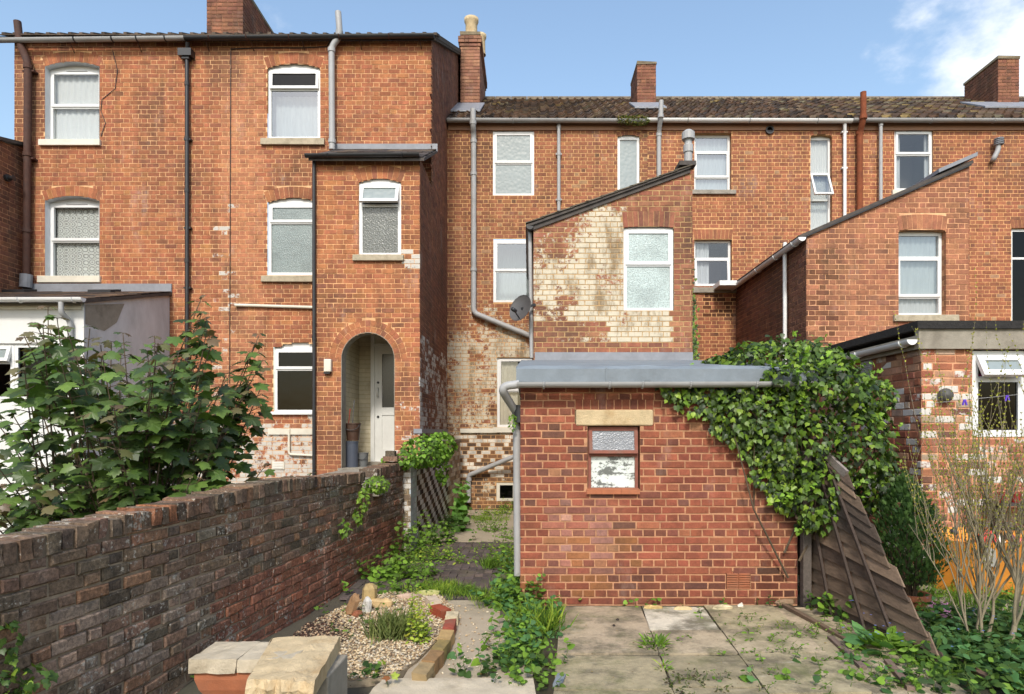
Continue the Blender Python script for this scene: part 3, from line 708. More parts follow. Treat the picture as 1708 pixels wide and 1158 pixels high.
MB().box(dx0-.02, dx0+1.0, dy-.22, dy, zf, zf+.05).build('doorstep', M['concrete'], dr)
# lean-to roof of the porch wing
zr0 = ZZ(262, YP-.12); zr1 = ZZ(249, YA-.03)
def slate_roof(bld, x0, x1, y0, z0, y1, z1, name, nrow, wid, mat='slate', pals=((82, 70, 62), (62, 54, 52), (96, 84, 72), (70, 66, 66)), th=.012, root=None):
    mb = MB(); d = Vector((0, y1-y0, z1-z0)); up = Vector((0, -(z1-z0), y1-y0)).normalized(); L_ = d.length; d.normalize()
    for r in range(nrow):
        s0 = L_*r/nrow; ln = L_/nrow*1.35; x = x0-(wid/2 if r % 2 else 0)
        while x < x1:
            a, b = max(x, x0), min(x+wid-.004, x1); x += wid
            if b-a < .02: continue
            o = Vector((a, y0, z0))+d*s0+up*(R.uniform(.002, .010)); e = min(ln, L_-s0+.02)
            mb.obox(o-up*.0, Vector((b-a, 0, 0)), d*e-up*th*.9, up*th, jt(lin(*R.choice(pals)), .7, 1.3))
    return mb.build(name, M[mat], root or bld.root, kind='stuff')
pro = sheet([(XL-.06, YP-.14, zr0-.02), (XR+.09, YP-.14, zr0-.02), (XR+.09, YA, zr1-.01), (XL-.06, YA, zr1-.01)], .05).build('porch_roof', M['slate'], A.root)
slate_roof(A, XL-.05, XR+.08, YP-.14, zr0-.012, YA-.02, zr1, 'slates', 6, .26, root=pro)
MB().box(XL-.06, XR+.1, YA-.03, YA-.005, zr1-.04, zr1+.10).build('flashing', M['lead'], pro)
gutter(A, (XL-.10, YP-.17, ZZ(258, YP-.17)), (XR+.02, YP-.17, ZZ(258, YP-.17)+.015), .052, 'blackplastic', (.2, .85), root=A.root)
pipe(A, [(XL+.0, YP-.05, ZZ(262, YP)), (XL+.0, YP-.05, .9)], .028, 'blackplastic', collars=[(XL, YP-.05, 3.2)])
# main roof of A: tiled slope, hidden from below but for its lower edge
zg = zA+.04
rA = sheet([(-9.6, YA-.10, zg), (XS+.07, YA-.10, zg), (XS+.07, YA+5, zg+2.65), (-9.6, YA+5, zg+2.65)], .07).build('roof', M['tile'], A.root)
mb = MB(); x = -9.6
while x < XS+.05:                          # ends of the lowest row of tiles, with their rolls
    c = jt(lin(92, 80, 70), .6, 1.2); e = min(x+.2, XS+.07)
    for a, b, h in ((x, x+.08, .015), (x+.08, x+.14, .045), (x+.14, e, .018)):
        if b > a: mb.obox((a, YA-.14, zg+.0), (b-a, 0, 0), (0, .38, .19), (0, 0, h+.012*R.random()), c)
    x += .2
mb.build('roof_tiles', M['tile'], rA, kind='stuff')
MB().obox((XS+.03, YA-.1, zg-.02), (.05, 0, 0), (0, 5, 2.6), (0, 0, .09), (.10, .085, .07)).build('verge', M['tile'], rA)
g0, g1, gmid = ZZ(66, YA-.17), ZZ(58, YA-.17), XX(308, YA-.17)
zm_ = g0+(g1-g0)*.45
gutter(A, (-9.6, YA-.17, g0-.0), (gmid, YA-.17, zm_), .058, 'greyplastic', (.42, .62, .75, .9), 'blackplastic')
gutter(A, (gmid, YA-.17, zm_), (XS+.06, YA-.17, g1), .058, 'blackplastic', (.1, .25, .42, .62, .82), 'iron')
for q in (120, 232, 345, 420, 505, 600, 700):
    zz = g0+(g1-g0)*((q-0)/722)
    MB().bar((XX(q, YA-.1), YA-.15, zz-.05), (XX(q+3, YA-.02), YA-.0, zz-.16), .012, .012).build('gutter_bracket', M['iron'], A.root)
# chimney of A
CA = MB()
def chimney(bld, x0, x1, y0, y1, z0, z1, bands=(), pots=(), root=None, label=None, palette=PAL_CH, oversail=True):
    core = MB().box(x0+.006, x1-.006, y0+.006, y1-.006, z0, z1, lin(150, 116, 92)).build('chimney', M['mortar'], root or bld.root)
    k = 0; z = z0; mbk = bld.bricks
    class F: pass
    for (O, U, ln) in (((x0, y0, 0), (1, 0, 0), x1-x0), ((x1, y0, 0), (0, 1, 0), y1-y0), ((x0, y1, 0), (0, -1, 0), y1-y0)):
        f = F(); f.O = Vector(O); f.U = Vector(U); f.N = f.U.cross(Vector((0, 0, 1))); z = z0; k = 0
        while z < z1-.02:
            pr_ = max([p for a, b, p in bands if a <= z < b] or [0]); u = -.11*(k % 2)
            while u < ln:
                a, b = max(u, 0), min(u+R.choice((.205, .205, .1)), ln); u = b+.01
                if b-a < .02: continue
                if a == 0: a -= pr_
                if b >= ln-.001: b += pr_
                q = [(a, z), (b, z), (b, min(z+.07, z1)), (a, min(z+.07, z1))]
                mbk.add([f.O+f.U*v[0]+f.N*(v[1]+pr_)+Vector((0, 0, v[2])) for v in brick_verts(q, .004, .004, back=-.02-pr_)], BF, palette(0, 0))
            z += .082; k += 1
    MB().box(x0-.02, x1+.02, y0-.02, y1+.02, z1-.02, z1+.05, (.2, .16, .1), j=.012).build('flaunching', M['slate'], core)
    for (px_, py_, pz, r, h) in pots:
        MB().lathe((px_, py_, pz), [(r*1.0, 0), (r*.9, h*.2), (r*.86, h*.72), (r*.9, h*.74), (r*.9, h*.78), (r*1.05, h*.86), (r*1.08, h), (r*.9, h), (r*.8, h*.7)], 20).build('chimney_pot', M['sandstone'], core, smooth=True)
    return core
chimney(A, XX(345, 13.4), XX(405, 13.4), 13.4, 15.1, 9.1, 10.9)
# pipes of A
ya = YA-.11
pipe(A, bend([P(29, 36, ya), P(33, 72, ya), P(47, 105, ya), P(46, 240, ya), P(44, 462, ya)], .12), .062, 'iron', collars=[P(32, 68, ya), P(47, 112, ya), P(46, 258, ya), P(45, 385, ya)], brackets=[P(47, 118, ya), P(46, 264, ya)], wally=YA, name='soil_pipe')
MB().tube([P(44, 458, ya), P(43, 480, ya)], .10, 12).build('pipe_flashing', M['lead'], A.root)
ya = YA-.075
bp = pipe(A, [P(312, 96, ya), P(312, 640, ya)], .036, 'blackplastic', collars=[P(312, 140, ya), P(312, 232, ya), P(312, 318, ya), P(312, 435, ya)], brackets=[P(312, 232, ya), P(312, 380, ya), P(312, 480, ya)], wally=YA)
hb = MB(); hb.box(XX(300, ya), XX(322, ya), ya-.08, ya+.07, ZZ(96, ya), ZZ(84, ya)); hb.box(XX(305, ya), XX(317, ya), ya-.05, ya+.05, ZZ(100, ya), ZZ(96, ya)); hb.tube([P(313, 84, ya), P(313, 70, ya-.06)], .036, 10)
hb.build('hopper', M['blackplastic'], bp)
ya = YA-.12
pipe(A, bend([P(564, 20, ya-.02), P(567, 60, ya-.02), P(553, 78, ya), P(554, 250, ya)], .10), .055, 'greyplastic', collars=[P(566, 55, ya), P(553, 84, ya), P(554, 236, ya)], name='soil_pipe')
ya = YA-.04
pipe(A, [P(392, 509, ya), P(524, 513, ya)], .028, 'cream', name='waste_pipe')
pipe(A, bend([P(482, 716, ya), P(482, 758, ya), P(524, 760, ya)], .05), .022, 'cream', name='waste_pipe')
MB().box(XX(448, YA), XX(540, YA), YA-.03, YA+.02, ZZ(725, YA), ZZ(715, YA)).build('lintel', M['cream'], A.root)
vb = MB(); vb.box(XX(454, YA), XX(475, YA), YA-.02, YA, ZZ(783, YA), ZZ(770, YA))
vo_ = vb.build('air_vent', M['cream'], A.root)
for k in range(4): MB().box(XX(456, YA), XX(473, YA), YA-.028, YA-.02, ZZ(781-3*k, YA), ZZ(781-3*k, YA)+.012).build('louvre', M['whiteplastic'], vo_)
cb = MB(); cb.tube([P(385, 82, YA-.012), P(384, 300, YA-.012), P(383, 640, YA-.012)], .007, 5); cb.tube([P(385, 82, YA-.012), P(430, 80, YA-.012), P(505, 80, YA-.012), P(545, 78, YA-.012), P(552, 66, YA-.03)], .009, 5)
cb.build('cable', M['blackplastic'], A.root)
cb = MB(); cb.tube([P(188, 85, YA-.01), P(196, 118, YA-.01), P(192, 148, YA-.01), P(170, 166, YA-.01), P(168, 185, YA-.01), P(176, 205, YA-.01), P(168, 228, YA-.01)], .006, 5); cb.build('cable', M['blackplastic'], A.root)
A.finish()

# ================================================================== neighbour's wing at the far left, rendered lean-to
XN = XX(40, YA)
Nb = Bld('house_wing', (XN-1, 10, 0), 'dark side wall of a brick wing at the far left edge', 'house wing', M['brickA'], nind=60)
Wall(Nb, 'wall', (XN, 7.4, 0), (0, 1, 0), YA-7.4, 0.2, lambda u: 5.75+.255*u, course=.082, st=.218, hd=.108, palette=pal((4, (150, 86, 62)), (2, (130, 76, 58)), (1, (166, 96, 62))), mortar=(170, 126, 96), vis=[(0, 262, 38, 470)])
MB().obox((XN-2.5, 7.35, 5.76), (2.56, 0, 0), (0, YA-7.36, .255*(YA-7.36)), (0, 0, .06)).build('roof', M['slate'], Nb.root)
MB().lathe((XN+.0, 11.42, ZZ(297, 11.42)), [(.06, 0), (.065, .05), (.04, .06), (.04, .13), (.055, .14), (.0, .15)], 12, (1, 0, 0)).build('overflow_pipe', M['blackplastic'], Nb.root)
Nb.finish()
YL = 9.55; XE = XX(283, YA)
le_ = thing('lean_to_extension', (-8, YL, 0), 'white and grey rendered lean-to extension behind the sycamore', 'extension')
zE0, zE1 = ZZ(506, YL), ZZ(490, YA)
MB().quad((XE, YL, 0), (XE, YA-.005, 0), (XE, YA-.005, zE1), (XE, YL, zE0)).build('side_wall', M['render'], le_)
pm = MB(); pm.add([(XE+.006, YL+.02, zE0-.30), (XE+.006, YL+.45, zE0-.34), (XE+.006, YL+.75, zE0-.16), (XE+.006, YL+.95, zE0+.18), (XE+.006, YL+.02, zE0-.02)], [(0, 1, 2, 3, 4)]); pm.build('bare_patch', M['concrete'], le_)
wl, wr, wt, wb_ = XX(-60, YL), XX(88, YL), ZZ(573, YL), ZZ(668, YL); x0 = -11.
fw_ = MB()
for a, b, c, d in ((x0, wl, 0, zE0), (wr, XE, 0, zE0), (wl, wr, wt, zE0), (wl, wr, 0, wb_)): fw_.quad((a, YL, c), (b, YL, c), (b, YL, d), (a, YL, d))
fw_.build('front_wall', M['whiterender'], le_)
class _H: pass
hh = _H(); hh.root = le_
win(hh, YL, -60, 573, 21, 668, dep=.03, rows=(.33,), glass=('frostgrey', 'glassdark'), sash=(0,), opened={0: 18})
win(hh, YL, 21, 573, 88, 668, dep=.03, glass=('glassdark',))
MB().box(x0, XE-.02, YL-.03, YL, ZZ(517, YL), ZZ(503, YL)).build('fascia', M['cream'], le_)
ro_ = sheet([(x0, YL-.16, zE0+.015), (XE+.05, YL-.16, zE0+.015), (XE+.05, YA-.01, zE1+.02), (x0, YA-.01, zE1+.02)], .05).build('roof', M['slate'], le_)
slate_roof(hh, x0, XE+.04, YL-.16, zE0+.022, YA-.02, zE1+.03, 'slates', 7, .25, root=ro_, pals=((92, 74, 62), (74, 62, 56), (104, 84, 66), (60, 54, 52)))
MB().box(x0, XE+.05, YA-.035, YA-.004, zE1+.02, ZZ(474, YA)).build('flashing', M['lead'], ro_)
for q in (2, 146):
    MB().obox(P(q, 488, YA-.5), (.40, 0, 0), (0, .30, .07), (0, 0, .05)).build('roof_vent', M['blackplastic'], ro_)
gutter(hh, (x0, YL-.2, ZZ(498, YL-.2)), (XX(139, YL-.2), YL-.2, ZZ(497, YL-.2)), .06, 'whiteplastic', (.55, .8, .97), root=le_)
pipe(hh, bend([P(102, 504, YL-.2), P(102, 522, YL-.2), P(117, 536, YL-.06), P(117, 640, YL-.06)], .06), .036, 'greyplastic', root=le_)

# ================================================================== terrace houses B, C, D
XBC, XCD = XX(1080, YB), XX(1415, YB)
zEv = ZZ(205, YB); RS = .62                # eaves, roof slope
def roof(bld, x0, x1, moss):
    y0, y1 = YB-.18, YB+3.62; z0 = zEv+.0; z1 = z0+(y1-y0)*RS
    base = sheet([(x0, y0, z0-.01), (x1, y0, z0-.01), (x1, y1, z1-.01), (x0, y1, z1-.01)], .06).build('roof', M['tile'], bld.root)
    mb = MB(); d = Vector((0, y1-y0, z1-z0)); L_ = d.length; d.normalize(); up = Vector((0, -d.z, d.y)); nr = 15; wid = .2
    for r in range(nr):
        s0 = L_*r/nr; ln = L_/nr*1.2; x = x0+(R.uniform(0, .05))
        while x < x1:
            e = min(x+wid, x1); a = x; x += wid
            if e-a < .03: continue
            k = R.uniform(.55, 1.3); c = lin(*R.choice([(98, 80, 66), (86, 70, 60), (108, 92, 74), (74, 64, 58), (96, 74, 58)]))
            if R.random() < moss(a, r/nr): c = lin(*R.choice([(136, 116, 76), (118, 104, 72), (112, 104, 84)]))
            c = tuple(v*k for v in c); dz = R.uniform(0, .008)
            prof = [(0, .012), (.3, .004), (.55, .008), (.7, .045), (.85, .048), (1, .014)]
            o = Vector((a, y0, z0))+d*(s0+R.uniform(-.012, .012)); w = e-a
            vs = [o+Vector((w*f, 0, 0))+up*(h+.022+dz) for f, h in prof]+[o+d*ln+Vector((w*f, 0, 0))+up*(h*.9+dz-.004) for f, h in prof]+[o+Vector((w*f, 0, 0))+up*(h-.0+dz*.5-.01) for f, h in prof]
            m = len(prof); mb.add(vs, [(i, i+1, m+i+1, m+i) for i in range(m-1)]+[(2*m+i, 2*m+i+1, i+1, i) for i in range(m-1)], c)
    mb.build('roof_tiles', M['tile'], base, kind='stuff')
    x = x0; rg = MB()
    while x < x1:
        c = jt(lin(120, 108, 92), .8, 1.2); pts = [(x, y1+.12*math.cos(t), z1-.05+.13*math.sin(t)) for t in np.linspace(0, math.pi, 7)]; x2 = min(x+.42, x1)
        rg.add(pts+[(x2, b, c_+.0) for a, b, c_ in pts], [(i, i+1, 8+i, 7+i) for i in range(6)], c); x += .43
    rg.build('ridge_tiles', M['tile'], base)
    # far slope
    sheet([(x0, y1, z1-.02), (x1, y1, z1-.02), (x1, y1+3.8, z0), (x0, y1+3.8, z0)], .06).build('far_slope', M['tile'], base)
    return base
def eaves(bld, x0, x1, mat, brk, zoff=0):
    MB().box(x0+.002, x1-.002, YB-.03, YB+.02, zEv-.17, zEv+.008, lin(150, 110, 84)).build('fascia', M['col'], bld.root)
    gutter(bld, (x0, YB-.16, ZZ(199, YB-.16)+zoff), (x1, YB-.16, ZZ(200, YB-.16)+zoff), .068, mat, brk, 'greyplastic')
zW = zEv-.10
B = Bld('brick_terrace_house', (.4, YB, 0), 'two storey brick terrace house in the middle with grey soil pipe and flush white windows', 'house', M['brickB'])
U0 = XS
opsB = [win(B, YB, 822, 219, 891, 327, dep=.02, rows=(.49,), glass=('frostgrey',), sash=(0,), ring=.0, jamb=False, flare=0),
        win(B, YB, 1030, 228, 1067, 330, rise=3, dep=.04, glass=('frostgrey',), ring=.10, jamb=False),
        win(B, YB, 823, 400, 891, 505, dep=.02, rows=(.5,), glass=('glassbright',), sash=(0,), ring=.0, jamb=False, curtain='net', cury=.5),
        win(B, YB, 829, 596, 905, 713, dep=.05, rows=(.48,), glass=('glass',), sash=(0,), curtain=[('curtain', .0, .45), ('curtain', .55, 1)], sill=(823, 713, 905, 722), sillmat='cream', ring=.11),
        win(B, YB, 828, 804, 861, 837, dep=.02, glass=('glassdark',), jamb=False, mat='cream', fw=.07)]
for o in opsB: o.u0 -= U0; o.u1 -= U0; o.uc -= U0
def pB(u, z):
    n = sn(u, z, 1.6, 5)
    if z > 1.62: return max(0, min(1, .60-(z-3.5)*.36*(z > 3.5)+.25*n+R.uniform(-.08, .08)-.12*(z < 2.6))) if z < 5.2 else 0
    return .2*R.random() if z > .66 else .5*R.random()
def tB(u, z, c):
    if z < 1.62: c = lin(222, 216, 206) if (z > .66 and R.random() < .45) else tuple(v*.8 for v in lin(*R.choice([(134, 104, 80), (150, 110, 80), (108, 88, 74)])))
    return c
wB = Wall(B, 'wall', (U0, YB, 0), (1, 0, 0), XBC-U0, -.05, zW, course=.0835, st=.199, hd=.102, joint=.0125, openings=opsB, palette=PAL_B, mortar=(190, 150, 106), paint=pB, tint=tB,
          vis=[(755, 215, 820, 540), (895, 210, 1025, 290), (800, 330, 885, 395)])
roof(B, U0-.0, XBC, lambda x, f: .01+.05*f)
eaves(B, U0+.02, XBC-.05, 'greyplastic', (.12, .33, .55, .86))
yb = YB-.1
pipe(B, bend([P(789, 182, yb-.16), P(789, 208, yb-.16), P(790, 226, yb), P(790, 522, yb), P(893, 564, yb)], .10), .058, 'greyplastic', collars=[P(789, 205, yb-.14), P(790, 236, yb), P(790, 290, yb), P(790, 450, yb)], name='soil_pipe')
yb = YB-.07
pipe(B, [P(932, 204, yb), P(932, 352, yb)], .038, 'greyplastic', collars=[P(932, 212, yb), P(932, 257, yb), P(932, 333, yb)], brackets=[P(932, 257, yb), P(932, 333, yb)], wally=YB)
pipe(B, bend([P(1103, 168, yb-.2), P(1102, 196, yb-.2), P(1099, 222, yb), P(1099, 330, yb)], .10), .05, 'greyplastic', collars=[P(1102, 194, yb-.2), P(1099, 225, yb)], name='soil_pipe')
pipe(B, bend([P(782, 838, yb), P(782, 793, yb), P(866, 758, yb-.3)], .05), .05, 'greyplastic', collars=[P(782, 800, yb)], name='waste_pipe')
MB().box(XX(768, YB), XX(829, YB), YB-.05, YB+.01, ZZ(722, YB), ZZ(715, YB)).build('string_course', M['cream'], B.root)
# rear wing of B
YE = 10.55; xe0, xe1 = XX(890, YE), XX(1155, YE)
zl, zr_ = ZZ(374, YE), ZZ(281, YE)
opE = win(B, YE, 1040, 380, 1124, 519, rise=2, dep=.04, rows=(.44,), glass=('frostpale',), sash=(0,), ring=.26, jamb=False)
opE.u0 -= xe0; opE.u1 -= xe0; opE.uc -= xe0
def pE(u, z):
    x = u/2.59; g = (z-2.9)/2.6
    if z < 3.18: return 0
    n = sn(u, z, 1.3, 6)
    f = .42+.32*min(1, max(0, (x-.02+.05*n)/.30))
    if x > .57: f = .34 if z > 3.72 else .9
    if x > .84: f = .22
    if z > 4.7: f -= (z-4.7)*.55
    if z < 3.45 and x < .5: f -= .3
    return max(0, min(1, f+.2*n+R.uniform(-.07, .07)))
wE = Wall(B, 'wing_wall', (xe0, YE, 0), (1, 0, 0), xe1-xe0, 2.3, lambda u: zl-.02+(zr_-zl)*u/(xe1-xe0), course=.0852, st=.232, hd=.112, joint=.0135, openings=[opE], palette=pal((5, (184, 104, 72)), (3, (168, 92, 66)), (1.5, (136, 82, 66)), (1, (198, 124, 84))), mortar=(168, 138, 98), paint=pE,
          vis=[(895, 400, 1036, 580), (1040, 525, 1150, 585), (1128, 330, 1152, 520)])
Wall(B, 'wing_side_wall', (xe0, YB, 0), (0, -1, 0), YB-YE, 0, zl-.02, course=.0852, palette=PAL_B, indiv=False)
Wall(B, 'wing_side_wall', (xe1, YE, 0), (0, 1, 0), YB-YE, 0, zr_-.02, course=.0852, palette=PAL_B, indiv=False)
sl_ = (zr_-zl)/(xe1-xe0)
rE = sheet([(xe0-.13, YE-.06, zl-.03), (xe1-.06, YE-.06, zr_+.02), (xe1-.06, YB, zr_+.02), (xe0-.13, YB, zl-.03)], .04, Vector((-sl_, 0, 1)).normalized()).build('wing_roof', M['slate'], B.root)
mb = MB(); n = 11
for i in range(n):                        # stepped verge of slates along the gable
    a = xe0-.13+(xe1-xe0+.05)*i/n; w_ = (xe1-xe0+.05)/n*1.25
    for k in range(6):
        o = Vector((a, YE-.08+k*.5, zl-.025+sl_*(a-xe0+.13)+.012+R.uniform(0, .006)))
        mb.obox(o, Vector((w_, 0, sl_*w_-.010)), (0, .49, 0), (0, 0, .018), jt(lin(92, 84, 72), .8, 1.5))
mb.build('slates', M['slate'], rE, kind='stuff')
MB().bar((xe0-.1, YE-.02, zl-.10), (xe1-.05, YE-.02, zr_-.045), .02, .07).build('verge_board', M['slate'], rE)
gutter(B, (xe0-.06, YE-.1, zl-.06), (xe0-.06, YB, zl-.06), .055, 'blackplastic')
pipe(B, [(xe0-.06, YE+.1, zl-.1), (xe0-.03, YE+.1, 2.9)], .034, 'greyplastic')
fl = MB(); vy = YE+.6
fl.lathe(P(1148, 276, vy), [(.07, 0), (.07, .22), (.085, .22), (.085, .34), (.065, .36), (.065, .44), (.11, .44), (.11, .56), (.06, .60), (0, .60)], 14); fl.build('flue', M['greyplastic'], B.root, smooth=False)
MB().box(XX(1132, YE), XX(1158, YE)+.02, YE-.05, YE+1.0, ZZ(277, YE), ZZ(270, YE)).build('coping', M['slate'], B.root)
MB().box(xe0+.02, xe1-.0, YE-.03, YE-.004, ZZ(603, YE), ZZ(588, YE)).build('flashing', M['lead'], B.root)
# chimneys on the party walls
zb_ = lambda y: zEv+(y-YB+.18)*RS
ch1 = chimney(B, XX(768, 16.1), XX(800, 16.1), 16.1, 18.2, 9.3, ZZ(57, 16.1), bands=((ZZ(80, 16.1), ZZ(72, 16.1), .02), (ZZ(72, 16.1), ZZ(65, 16.1), .05)),
        pots=[(XX(786, 16.35), 16.4, ZZ(57, 16.1), .17, .56), (XX(801, 17.0), 17.0, ZZ(57, 16.1), .15, .52)], palette=pal((4, (184, 118, 88)), (2, (166, 100, 78)), (1, (140, 88, 72))))
MB().obox((XX(754, 16), 14.6, zb_(14.6)+.06), (.8, 0, 0), (0, 1.5, 1.5*RS), (0, 0, .03)).build('flashing', M['lead'], ch1)
chimney(B, XX(1063, 16.1), XX(1094, 16.1), 16.1, 17.1, 9.3, ZZ(106, 16.1))
MB().obox((XX(1050, 16), 15.2, zb_(15.2)+.06), (.75, 0, 0), (0, .9, .9*RS), (0, 0, .04)).build('flashing', M['lead'], B.root)
B.finish()

C = Bld('brick_terrace_house', (4.7, YB, 0), 'brick terrace house right of centre with white gutter and sloping rear wing', 'house', M['brickC'])
opsC = [win(C, YB, 1158, 222, 1220, 319, dep=.11, rows=(.29, .74), glass=('glassbright',), sash=(1,), sill=(1154, 318, 1227, 325), sillmat='stonegrey', curtain='net', ring=.10, fw=.05),
        win(C, YB, 1352, 227, 1388, 385, rise=3, dep=.10, rows=(.38, .66), glass=('glass', 'glassbright', 'glass'), sash=(1,), opened={1: 24}, curtain='lace', ring=.10, fw=.045),
        win(C, YB, 1158, 399, 1221, 479, dep=.11, rows=(.38,), glass=('glass', 'glass'), sash=(1,), opened={1: 5}, sill=(1155, 480, 1229, 489), sillmat='concrete', ring=.22, fw=.05, curtain=[('net', .1, .45)], room='darkroom')]
for o in opsC: o.u0 -= XBC; o.u1 -= XBC; o.uc -= XBC
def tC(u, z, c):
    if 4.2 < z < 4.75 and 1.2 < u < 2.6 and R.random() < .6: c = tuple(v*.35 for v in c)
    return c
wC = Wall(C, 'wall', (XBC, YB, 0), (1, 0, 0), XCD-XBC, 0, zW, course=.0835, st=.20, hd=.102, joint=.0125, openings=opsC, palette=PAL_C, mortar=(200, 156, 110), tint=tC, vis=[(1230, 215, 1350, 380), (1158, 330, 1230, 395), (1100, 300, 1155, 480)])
roof(C, XBC, XCD, lambda x, f: .02+.10*f)
eaves(C, XBC-.05, XCD, 'whiteplastic', (.2, .5, .83), .0)
yb = YB-.07
wp_ = pipe(C, bend([P(1409, 206, yb-.06), P(1409, 222, yb), P(1409, 400, yb)], .05), .036, 'whiteplastic', brackets=[P(1409, 220, yb), P(1409, 280, yb)], wally=YB)
MB().lathe((XX(1283, YB), YB, ZZ(218, YB)), [(.09, 0), (.09, .05), (.06, .05), (.05, .03), (0, .03)], 14, (0, -1, 0)).build('overflow_pipe', M['blackplastic'], C.root)
YC = 10.45; xc0, xc1 = 4.48, XX(1617, YC); zc0, zc1 = ZZ(392, YC), ZZ(275, YC)
opC = win(C, YC, 1499, 385, 1578, 526, rise=3, dep=.11, rows=(.30, .77), glass=('glassbright', 'glassbright', 'glass'), sash=(1,), sill=(1489, 526, 1597, 537), sillmat='stone', curtain='net', ring=.24, fw=.05)
opC.u0 -= xc0; opC.u1 -= xc0; opC.uc -= xc0
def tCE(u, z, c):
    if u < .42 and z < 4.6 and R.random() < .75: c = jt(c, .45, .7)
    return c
Wall(C, 'wing_wall', (xc0, YC, 0), (1, 0, 0), xc1-xc0, 1.0, lambda u: zc0-.02+(zc1-zc0)*u/(xc1-xc0), course=.0828, st=.217, hd=.106, joint=.009, openings=[opC], palette=PAL_CE, mortar=(214, 164, 124), tint=tCE,
     vis=[(1350, 400, 1490, 570)])
Wall(C, 'wing_side_wall', (xc0, YB, 0), (0, -1, 0), YB-YC, 0, zc0-.02, course=.0828, st=.217, hd=.106, joint=.009, palette=pal((5, (150, 90, 66)), (3, (132, 80, 62)), (2, (114, 72, 60))), mortar=(170, 128, 98), vis=[(1240, 430, 1310, 600)])  # darker brick and mortar than the front: side's shade painted into colours
Wall(C, 'wing_side_wall', (xc1, YC, 0), (0, 1, 0), YB-YC, 0, zc1-.02, course=.0828, palette=PAL_C, indiv=False)
sc_ = (zc1-zc0)/(xc1-xc0)
rC = sheet([(xc0-.14, YC-.05, zc0-.02), (xc1+.02, YC-.05, zc1+.06), (xc1+.02, YB, zc1+.06), (xc0-.14, YB, zc0-.02)], .05, Vector((-sc_, 0, 1)).normalized()).build('wing_roof', M['slate'], C.root)
MB().bar((xc0-.1, YC-.03, zc0-.05), (xc1, YC-.03, zc1-.0), .03, .05).build('verge_board', M['blackplastic'], rC)
MB().obox((xc1-.55, YC-.09, zc1-.16), (.62, 0, .27), (0, .8, 0), (0, 0, .06)).build('verge_flashing', M['lead'], rC)
gutter(C, (xc0-.10, YC-.08, ZZ(398, YC)), (xc0-.10, YB, ZZ(398, YC)-.02), .062, 'whiteplastic', (.08, .3, .55))
MB().obox((xc0-.5, YB-.5, zc0-.12), (.42, 0, 0), (0, .5, 0), (0, 0, .1)).build('gutter_board', M['whiteplastic'], C.root)
pipe(C, [(xc0-.07, 11.15, ZZ(405, 11.15)), (xc0-.07, 11.15, 2.0)], .034, 'whiteplastic')
MB().box(xc0-.01, XX(1395, YC), YC-.03, YC-.004, ZZ(600, YC), ZZ(580, YC)).build('flashing', M['lead'], C.root)
MB().tube(bend([(xc0-.0, 12.9, 2.95), (xc0-.16, 12.9, 2.97), (xc0-.16, 12.9, 2.8)], .05), .05, 10).build('waste_pipe', M['blackplastic'], C.root)
C.finish()

Dh = Bld('brick_terrace_house', (9, YB, 0), 'brick terrace house at the right edge with rusty pipe and big chimney', 'house', M['brickC'])
XDE = 13.6
opsD = [win(Dh, YB, 1492, 217, 1556, 318, dep=.03, rows=(.40,), glass=('glass', 'glass'), sash=(0,), sill=(1487, 318, 1560, 327), sillmat='cream', ring=.10, jamb=False, vent=True, curtain=[('net', .0, .2), ('net', .85, 1)]),
        win(Dh, YB, 1687, 381, 1760, 545, dep=.05, rows=(.30,), glass=('glassdark',), ring=.2)]
for o in opsD: o.u0 -= XCD; o.u1 -= XCD; o.uc -= XCD
Wall(Dh, 'wall', (XCD, YB, 0), (1, 0, 0), XDE-XCD, 0, zW, course=.0835, st=.205, hd=.102, joint=.0115, openings=opsD, palette=PAL_C, mortar=(208, 160, 112), vis=[(1560, 210, 1700, 370), (1625, 370, 1685, 530), (1418, 215, 1490, 320)])
roof(Dh, XCD, XDE, lambda x, f: .08+.25*f)
eaves(Dh, XCD+.02, XDE, 'greyplastic', (.25, .45, .7))
yb = YB-.11
pipe(Dh, bend([P(1440, 154, yb-.16), P(1440, 200, yb-.16), P(1434, 222, yb), P(1434, 372, yb)], .12), .062, 'rust', collars=[P(1440, 196, yb-.16), P(1434, 222, yb)], name='soil_pipe')
pipe(Dh, [P(1469, 204, yb), P(1469, 352, yb)], .038, 'greyplastic', collars=[P(1469, 208, yb)])
fy = YB-.12
fl = MB(); fl.tube(bend([P(1655, 268, YB), P(1657, 266, fy-.02), P(1665, 250, fy-.03), P(1665, 236, fy-.03)], .06), .05, 12)
fo = fl.build('flue', M['greyplastic'], Dh.root, smooth=True)
fl = MB()
for k in range(4): fl.lathe(P(1666, 243-3*k, fy-.03), [(.06, 0), (.095, .015), (.095, .03), (.06, .035)], 14)
fl.build('flue_cowl', M['lead'], fo)
chimney(Dh, XX(1665, 16.1), XX(1700, 16.1), 16.1, 17.35, 9.3, ZZ(97, 16.1))
MB().obox((XX(1610, 16), 15.3, zb_(15.3)+.06), (1.6, 0, 0), (0, .9, .9*RS), (0, 0, .04)).build('flashing', M['lead'], Dh.root)
Dh.finish()
M['flagstone'] = plain('pale stone', (.50, .43, .32), .92, .15, .22, 8, .7, dirt=.6, dirtcol=(.24, .19, .12))
